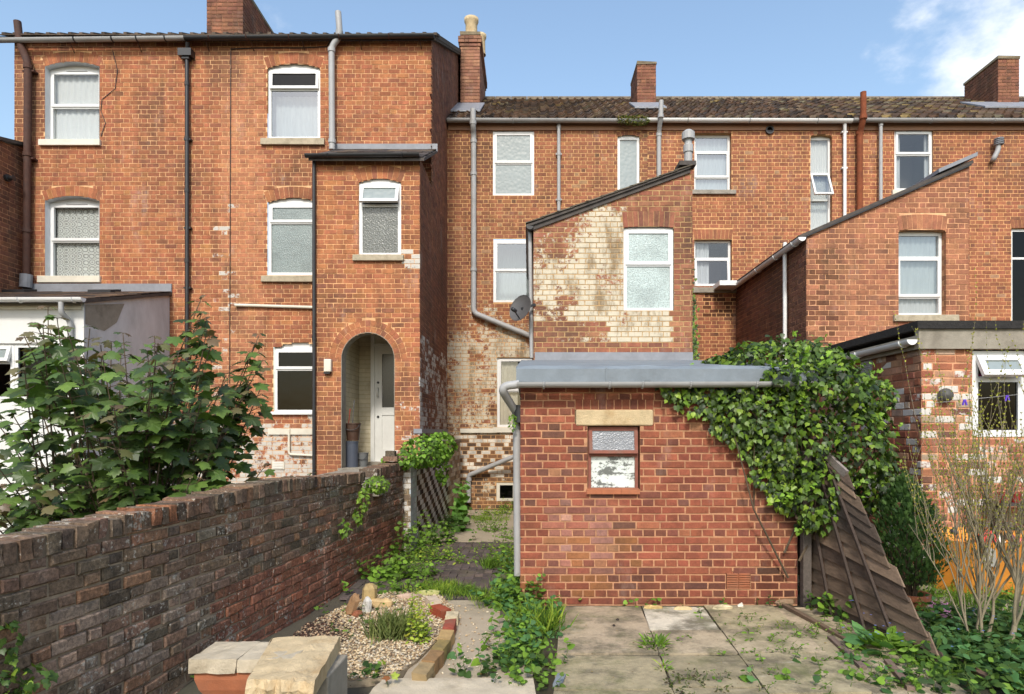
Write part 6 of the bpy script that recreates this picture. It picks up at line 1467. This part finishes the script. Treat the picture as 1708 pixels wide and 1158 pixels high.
ellips(lv, [(P(1062, 201, YB-.2), (.26, .08, .09)), (P(1040, 200, YB-.2), (.14, .07, .06))], 420, .045, [(104, 112, 56), (88, 98, 48), (134, 120, 76), (76, 90, 40)], drop=.1); lv.build('foliage', OVATE, M['matleaf'], mo)
mo = thing('pipe_plant', P(862, 706, YS+.05), 'small weed sprouting behind the black pipe at the outhouse corner', 'plant'); lv = Leaves()
ellips(lv, [(P(856, 704, YS+.02), (.035, .03, .08))], 60, .03, GR); lv.build('foliage', OVATE, M['matleaf'], mo)

# ---- conifer in a pot
pc = G(1520, 1022)
pot = thing('flower_pot', pc, 'terracotta pot holding the dark conifer behind the fence', 'pot')
MB().lathe(pc+V(0, 0, -.02), [(.0, 0), (.10, 0), (.135, .15), (.135, .155), (.16, .155), (.165, .205), (.145, .205), (.135, .17), (0, .165)], 24).build('body', M['terracotta'], pot, smooth=False)
cf = thing('conifer', pc+V(0, 0, .15), 'dense dark green dwarf conifer in the terracotta pot', 'conifer'); lv = Leaves(); st = MB()
for k in range(30):
    az = R.uniform(0, 6.28); r = R.uniform(.03, .26); t = pc+V(math.cos(az)*r, math.sin(az)*r, R.uniform(.6, 1.0)); b = pc+V(math.cos(az)*.03, math.sin(az)*.03, .14); st.tube([b, b.lerp(t, .5)+V(math.cos(az)*.05, math.sin(az)*.05, 0), t], [.009, .006, .003], 5)
for k in range(3600):
    z = R.random()**.8; w = .35*math.sin(math.pi*min(1, (z*.86+.16)))**.75*(1-.25*z); az = R.uniform(0, 6.28); r = w*(R.random()**.35); p = pc+V(math.cos(az)*r*1.0-.06*z, math.sin(az)*r, .26+z*1.02+R.gauss(0, .02))
    lv.put(p, V(math.cos(az)*.5, math.sin(az)*.5, 1)+rnd(.25), V(math.cos(az), math.sin(az), .2)+rnd(.4), R.uniform(.035, .07), gcol((78, 106, 62), (66, 92, 56), (90, 118, 68), (54, 76, 48)))
lv.build('crown', SPRAY, M['matleaf'], cf, kind='stuff'); st.build('trunk', M['bark'], cf)

# ---- bare budding shrub at right
bs = thing('budding_shrub', G(1640, 1088), 'tall pale stemmed shrub with tiny yellow-green buds in the right border', 'shrub'); st = MB(); lv = Leaves(); base = G(1640, 1088)
def twig(p, d, ln, r, depth):
    n = 6; pts = [p]; dd = Vector(d).normalized()
    for k in range(n):
        dd = (dd+V(R.gauss(0, .11), R.gauss(0, .11), .09)).normalized(); pts.append(pts[-1]+dd*ln/n)
    st.tube(pts, [r*(1-.75*k/n) for k in range(n+1)], 6 if depth < 2 else 5, cap=False)
    if depth >= 2:
        d_ = ln*.25
        while d_ < ln:
            f = d_/ln*n; j = min(n-1, int(f)); q = pts[j].lerp(pts[j+1], f-j); az = R.uniform(0, 6.28)
            for s in (0, 3.14): lv.put(q, V(math.cos(az+s)*.5, math.sin(az+s)*.5, .9), rnd(), R.uniform(.010, .021), gcol((150, 152, 62), (128, 132, 54), (164, 160, 80)))
            d_ += R.uniform(.03, .055)
    if depth < 3:
        m = (7, 5)[depth] if depth < 2 else R.choice((0, 1, 1, 2))
        for k in range(m):
            f = R.uniform(.35, 1.0)*n; j = min(n-1, int(f)); q = pts[j].lerp(pts[j+1], f-j); az = R.uniform(0, 6.28)
            twig(q, dd*1.0+V(math.cos(az)*.45, math.sin(az)*.35, .55), ln*R.uniform(.6, 1.05) if depth else R.uniform(.55, .95), r*.5, depth+1)
for bx, by, dx, ln, r in ((0, 0, -.10, .62, .018), (.06, .05, .25, .6, .02), (.12, -.05, .75, .7, .026), (-.05, .08, -.32, .5, .013), (.03, .12, .05, .6, .013), (.3, .1, .5, .6, .017)): twig(base+V(bx, by, -.03), V(dx, R.uniform(-.15, .15), 1), ln, r, 0)
st.build('stems', M['palebark'], bs, smooth=True); lv.build('buds', OVATE, M['matleaf'], bs, kind='stuff')
# ================================================================== small things
# satellite dish
sd_ = thing('satellite_dish', P(890, 508, YE-.05), 'dark grey satellite dish on the left corner of the painted wing', 'satellite dish')
dn = V(-.62, -.72, .28).normalized(); dc = P(868, 514, YE-.12); rd = .222
prof = [(0, -.045)]+[(rd*k/6, -.045+.05*(k/6)**2) for k in range(1, 7)]+[(rd*.99, .012), (rd*.9, .0), (0, -.035)]
dm = plain('dark grey metal', (.085, .08, .078), .45, .4, .15, 6, dirt=.3, dirtcol=(.15, .14, .13))
MB().lathe(dc, [(max(a, .0005), b) for a, b in prof[:7]], 28, dn).build('dish', dm, sd_, smooth=True)
MB().lathe(dc, [(rd*.985, .003), (rd*1.01, .003), (rd*1.01, .010), (rd*.985, .010)], 28, dn).build('rim', dm, sd_)
lb = P(857, 517, YE-.38); MB().tube([dc+V(0, 0, -rd*.85), lb], .011, 8).build('arm', M['blackplastic'], sd_); MB().lathe(lb, [(0, -.04), (.028, -.04), (.032, 0), (.028, .05), (0, .05)], 12, -dn).build('receiver', M['blackplastic'], sd_, smooth=True)
MB().bar(dc-dn*.03, P(893, 508, YE-.0), .03, .04).build('mount', M['blackplastic'], sd_)
# wall lamp
lp = thing('wall_lamp', P(547, 610, YP), 'cream plastic bulkhead lamp left of the porch arch', 'lamp')
MB().box(XX(541, YP-.05), XX(553, YP-.05), YP-.09, YP-.004, ZZ(621, YP), ZZ(600, YP)).build('body', M['cream'], lp, bevel=.012)
MB().box(XX(542, YP), XX(552, YP), YP-.07, YP-.004, ZZ(624, YP), ZZ(621, YP)).build('base', M['blackplastic'], lp)
# porch bins
def bucket(px_, top, bot, r0, r1, y, col, name, label, cat, bail=False, wob_=0):
    b = P(px_, bot, y); z1 = ZZ(top, y)-b.z; o = thing(name, b, label, cat)
    MB().lathe(b, [(.001, 0), (r0, 0), (r0*1.0, .02), (r1, z1*.93), (r1*1.06, z1*.94), (r1*1.06, z1), (r1*.93, z1), (r1*.9, z1*.6), (.001, z1*.55)], 22, col=lin(*col)).build('body', M['col'], o, smooth=False)
    if bail: MB().tube([b+V(r1*math.cos(t), -r1*.98*abs(math.sin(t))*.35-r1*.75, z1*.9-abs(math.sin(t))*.09) for t in np.linspace(0, math.pi, 9)], .006, 6).build('bail_handle', M['blackplastic'], o)
    return o
yb = YP+.34
bucket(587, 736, 780, .105, .105, yb, (70, 76, 88), 'storage_bin', 'dark blue-grey bin at the left of the porch', 'bin')
bucket(589, 706, 735, .10, .125, yb, (70, 48, 36), 'brown_bucket', 'brown bucket sitting on top of the porch bin', 'bucket', True)
bucket(606, 755, 779, .07, .085, yb+.1, (96, 98, 98), 'grey_bucket', 'small grey bucket on the porch floor beside the bin', 'bucket', True)
for px_, t, c, lab in ((590, 668, (84, 84, 86), 'grey handle of a brush standing in the brown bucket'), (583, 682, (150, 60, 44), 'red brush handle standing in the brown bucket')):
    tag(MB().tube([P(px_-3, 722, yb), P(px_, t+10, yb-.02), P(px_+1, t, yb-.02)], [.008, .008, .012], 8, col=lin(*c)).build('brush_handle', M['col']), lab, 'brush')
# clothes line with two purple pegs
cl_ = [P(1560, 672, 6.2), P(1610, 667, 6.2), P(1680, 660, 6.2), P(1760, 652, 6.2)]
tag(MB().tube(cl_, .0022, 4).build('clothes_line', M['greyplastic']), 'thin grey clothes line crossing in front of the right window', 'clothes line')
for p, lab in ((P(1609, 670, 6.2), 'purple clothes peg on the line over the brick pier'), (P(1680, 663, 6.2), 'purple clothes peg on the line in front of the window glass')):
    o = thing('clothes_peg', p, lab, 'clothes peg', 'purple pegs on the clothes line')
    for s in (-1, 1): MB().bar(p+V(s*.004, 0, .02), p+V(s*.018, 0, -.035), .012, .012, (0, 1, 0), lin(96, 60, 190)).build('jaw', M['col'], o)
    MB().tube([p+V(-.01, 0, .004), p+V(.01, 0, .004)], .007, 6, col=lin(90, 60, 170)).build('spring', M['col'], o)
# orange toy box, toys
tb = thing('orange_toy_box', G(1650, 990), 'large orange toy box on the ground behind the budding shrub', 'toy box')
ox0, ox1, oy0, oy1, oz = XX(1618, 6.75), XX(1745, 6.75), 6.72, 7.1, ZZ(905, 6.75)
om = plain('orange plywood', (.46, .18, .02), .6, .3, .25, 5, dirt=.55, dirtcol=(.28, .10, .02))
for a, b in (((ox0, oy0), (ox1, oy0)), ((ox0-.22, oy0+.25), (ox0, oy0)), ((ox1, oy0), (ox1+.1, oy1))):
    MB().add([(a[0], a[1], 0), (b[0], b[1], 0), (b[0], b[1], oz), (a[0], a[1], oz), (a[0], a[1]+.03, 0), (b[0], b[1]+.03, 0), (b[0], b[1]+.03, oz), (a[0], a[1]+.03, oz)], [(0, 1, 2, 3), (5, 4, 7, 6), (3, 2, 6, 7), (0, 3, 7, 4), (1, 5, 6, 2)]).build('side', om, tb)
MB().add([(ox0-.22, oy0+.28, oz-.06), (ox0, oy0+.03, oz-.06), (ox1, oy0+.03, oz-.06), (ox1+.1, oy1, oz-.06), (ox0, oy1+.1, oz-.06)], [(0, 1, 2, 3, 4)], lin(216, 160, 110)).build('top', M['col'], tb)
MB().add([(ox0-.22, oy0+.28, oz-.05), (ox0-.1, oy1+.05, oz+.10), (ox1+.1, oy1+.08, oz+.10), (ox1+.1, oy1, oz-.05)], [(0, 1, 2, 3)], lin(224, 150, 60)).build('lid', M['col'], tb)
tag(MB().add([P(1640, 908, 6.7), P(1660, 918, 6.69), P(1662, 946, 6.7), P(1648, 944, 6.69), P(1640, 930, 6.7)], [(0, 1, 2, 3, 4)], lin(150, 148, 140)).build('cloth_rag', M['col']), 'pale cloth hanging over the edge of the orange toy box', 'cloth').modifiers.new('thickness', 'SOLIDIFY').thickness = .008
for px_, py_, c, s_, lab in ((1645, 893, (226, 84, 72), .085, 'coral red toy on the left of the orange box'), (1698, 908, (230, 96, 84), .07, 'coral red toy at the right on the orange box'), (1597, 893, (236, 140, 30), .035, 'small yellow-orange toy at the left end of the orange box'), (1590, 885, (44, 44, 60), .04, 'dark small toy at the left end of the orange box'), (1706, 915, (60, 60, 66), .08, 'dark grey toy at the right edge on the orange box'), (1682, 893, (110, 50, 80), .05, 'plum coloured toy between the coral toys'), (1664, 903, (232, 228, 220), .07, 'white plastic toy in the middle of the orange box')):
    p = P(px_, py_, 6.9); m_ = MB(); m_.lathe(p-V(0, 0, s_), [(.001, 0), (s_*.8, .0), (s_*1.05, s_*.5), (s_*.9, s_*1.1), (s_*.45, s_*1.5), (s_*.5, s_*1.8), (.001, s_*2)], 12, V(.15, 0, 1), lin(*c)); tag(m_.build('toy', M['col'], smooth=True), lab, 'toy', 'toys on the orange box')
# dark garden table with red pots behind
gt_ = thing('garden_table', P(1680, 830, 7.0), 'dark garden table with red pots by the right wall', 'table')
ty = 6.98; zt_ = ZZ(838, ty); MB().box(XX(1655, ty), XX(1770, ty), ty-.12, ty+.14, zt_-.03, zt_, lin(60, 56, 56)).build('top', M['col'], gt_)
for px_ in (1660, 1712, 1765): MB().bar((XX(px_, ty), ty, -.03), (XX(px_, ty), ty, zt_-.03), .035, .035, (0, 1, 0), lin(48, 40, 38)).build('leg', M['col'], gt_)
MB().box(XX(1658, ty), XX(1768, ty), ty-.03, ty, zt_-.3, zt_-.27, lin(48, 40, 38)).build('rail', M['col'], gt_)
for px_, lab in ((1670, 'red pot at the left on the dark garden table'), (1694, 'red pot at the right on the dark garden table')):
    p = V(XX(px_, ty), ty, zt_); tag(MB().lathe(p, [(.001, 0), (.04, 0), (.055, .09), (.06, .09), (.06, .11), (.05, .11), (.001, .09)], 14, col=lin(150, 30, 30)).build('red_pot', M['col']), lab, 'pot', 'red pots on the garden table')
tag(sheet([G(1548, 1030)+V(0, 0, .05), G(1588, 1036)+V(0, 0, .05), G(1585, 1022)+V(0, 0, .09), G(1552, 1018)+V(0, 0, .09)], .03).build('pink_toy', plain('pink plastic', (.55, .26, .42), .5, .4)), 'pink plastic toy lying among weeds behind the fence end', 'toy')
pv2 = struct(sheet([(3.05, 7.18, -.005), (3.0, 6.0, -.005), (3.9, 5.75, -.005), (6, 6.2, -.005), (7, 7.18, -.005)][::-1], .04).build('side_path', cm_))
# small finds on the paving
tag(MB().lathe(G(1234, 1012, .03), [(.001, -.02), (.022, -.015), (.035, .03), (.03, .032), (.001, .0)], 9, V(.9, -.3, .3), lin(224, 216, 200)).build('seashell', M['col'], smooth=False), 'white ribbed shell at the foot of the outhouse wall', 'shell')
tag(sheet([G(922, 1150)+V(0, 0, .035), G(938, 1147)+V(0, 0, .035), G(944, 1133)+V(0, 0, .035), G(930, 1131)+V(0, 0, .035)], .02).build('slate_fragment', M['felt']), 'broken dark slate fragment on the slab at the bottom edge', 'slate')
for px_, py_, lab in ((1024, 1045, 'larger dark snail shell on the long left slab'), (1030, 1035, 'smaller dark snail shell on the long left slab')):
    tag(MB().lathe(G(px_, py_, .02), [(.001, 0), (.012, .002), (.014, .010), (.006, .018), (.001, .02)], 10, col=lin(44, 34, 28)).build('snail_shell', M['col'], smooth=True), lab, 'snail shell')
lm = Leaves()                              # fallen leaves and litter
for k in range(150):
    p = G(R.uniform(560, 1500), R.uniform(1010, 1155)); p.z = .03
    lm.put(p, V(R.gauss(0, 1), R.gauss(0, 1), .05), V(R.gauss(0, .2), R.gauss(0, .2), 1), R.uniform(.008, .022), gcol((110, 84, 54), (84, 64, 44), (130, 110, 70)))
lo = lm.build('leaf_litter', OVATE, M['matleaf']); lo['kind'] = 'stuff'; tag(lo, 'tiny dry leaves and litter scattered over the paving', 'litter')
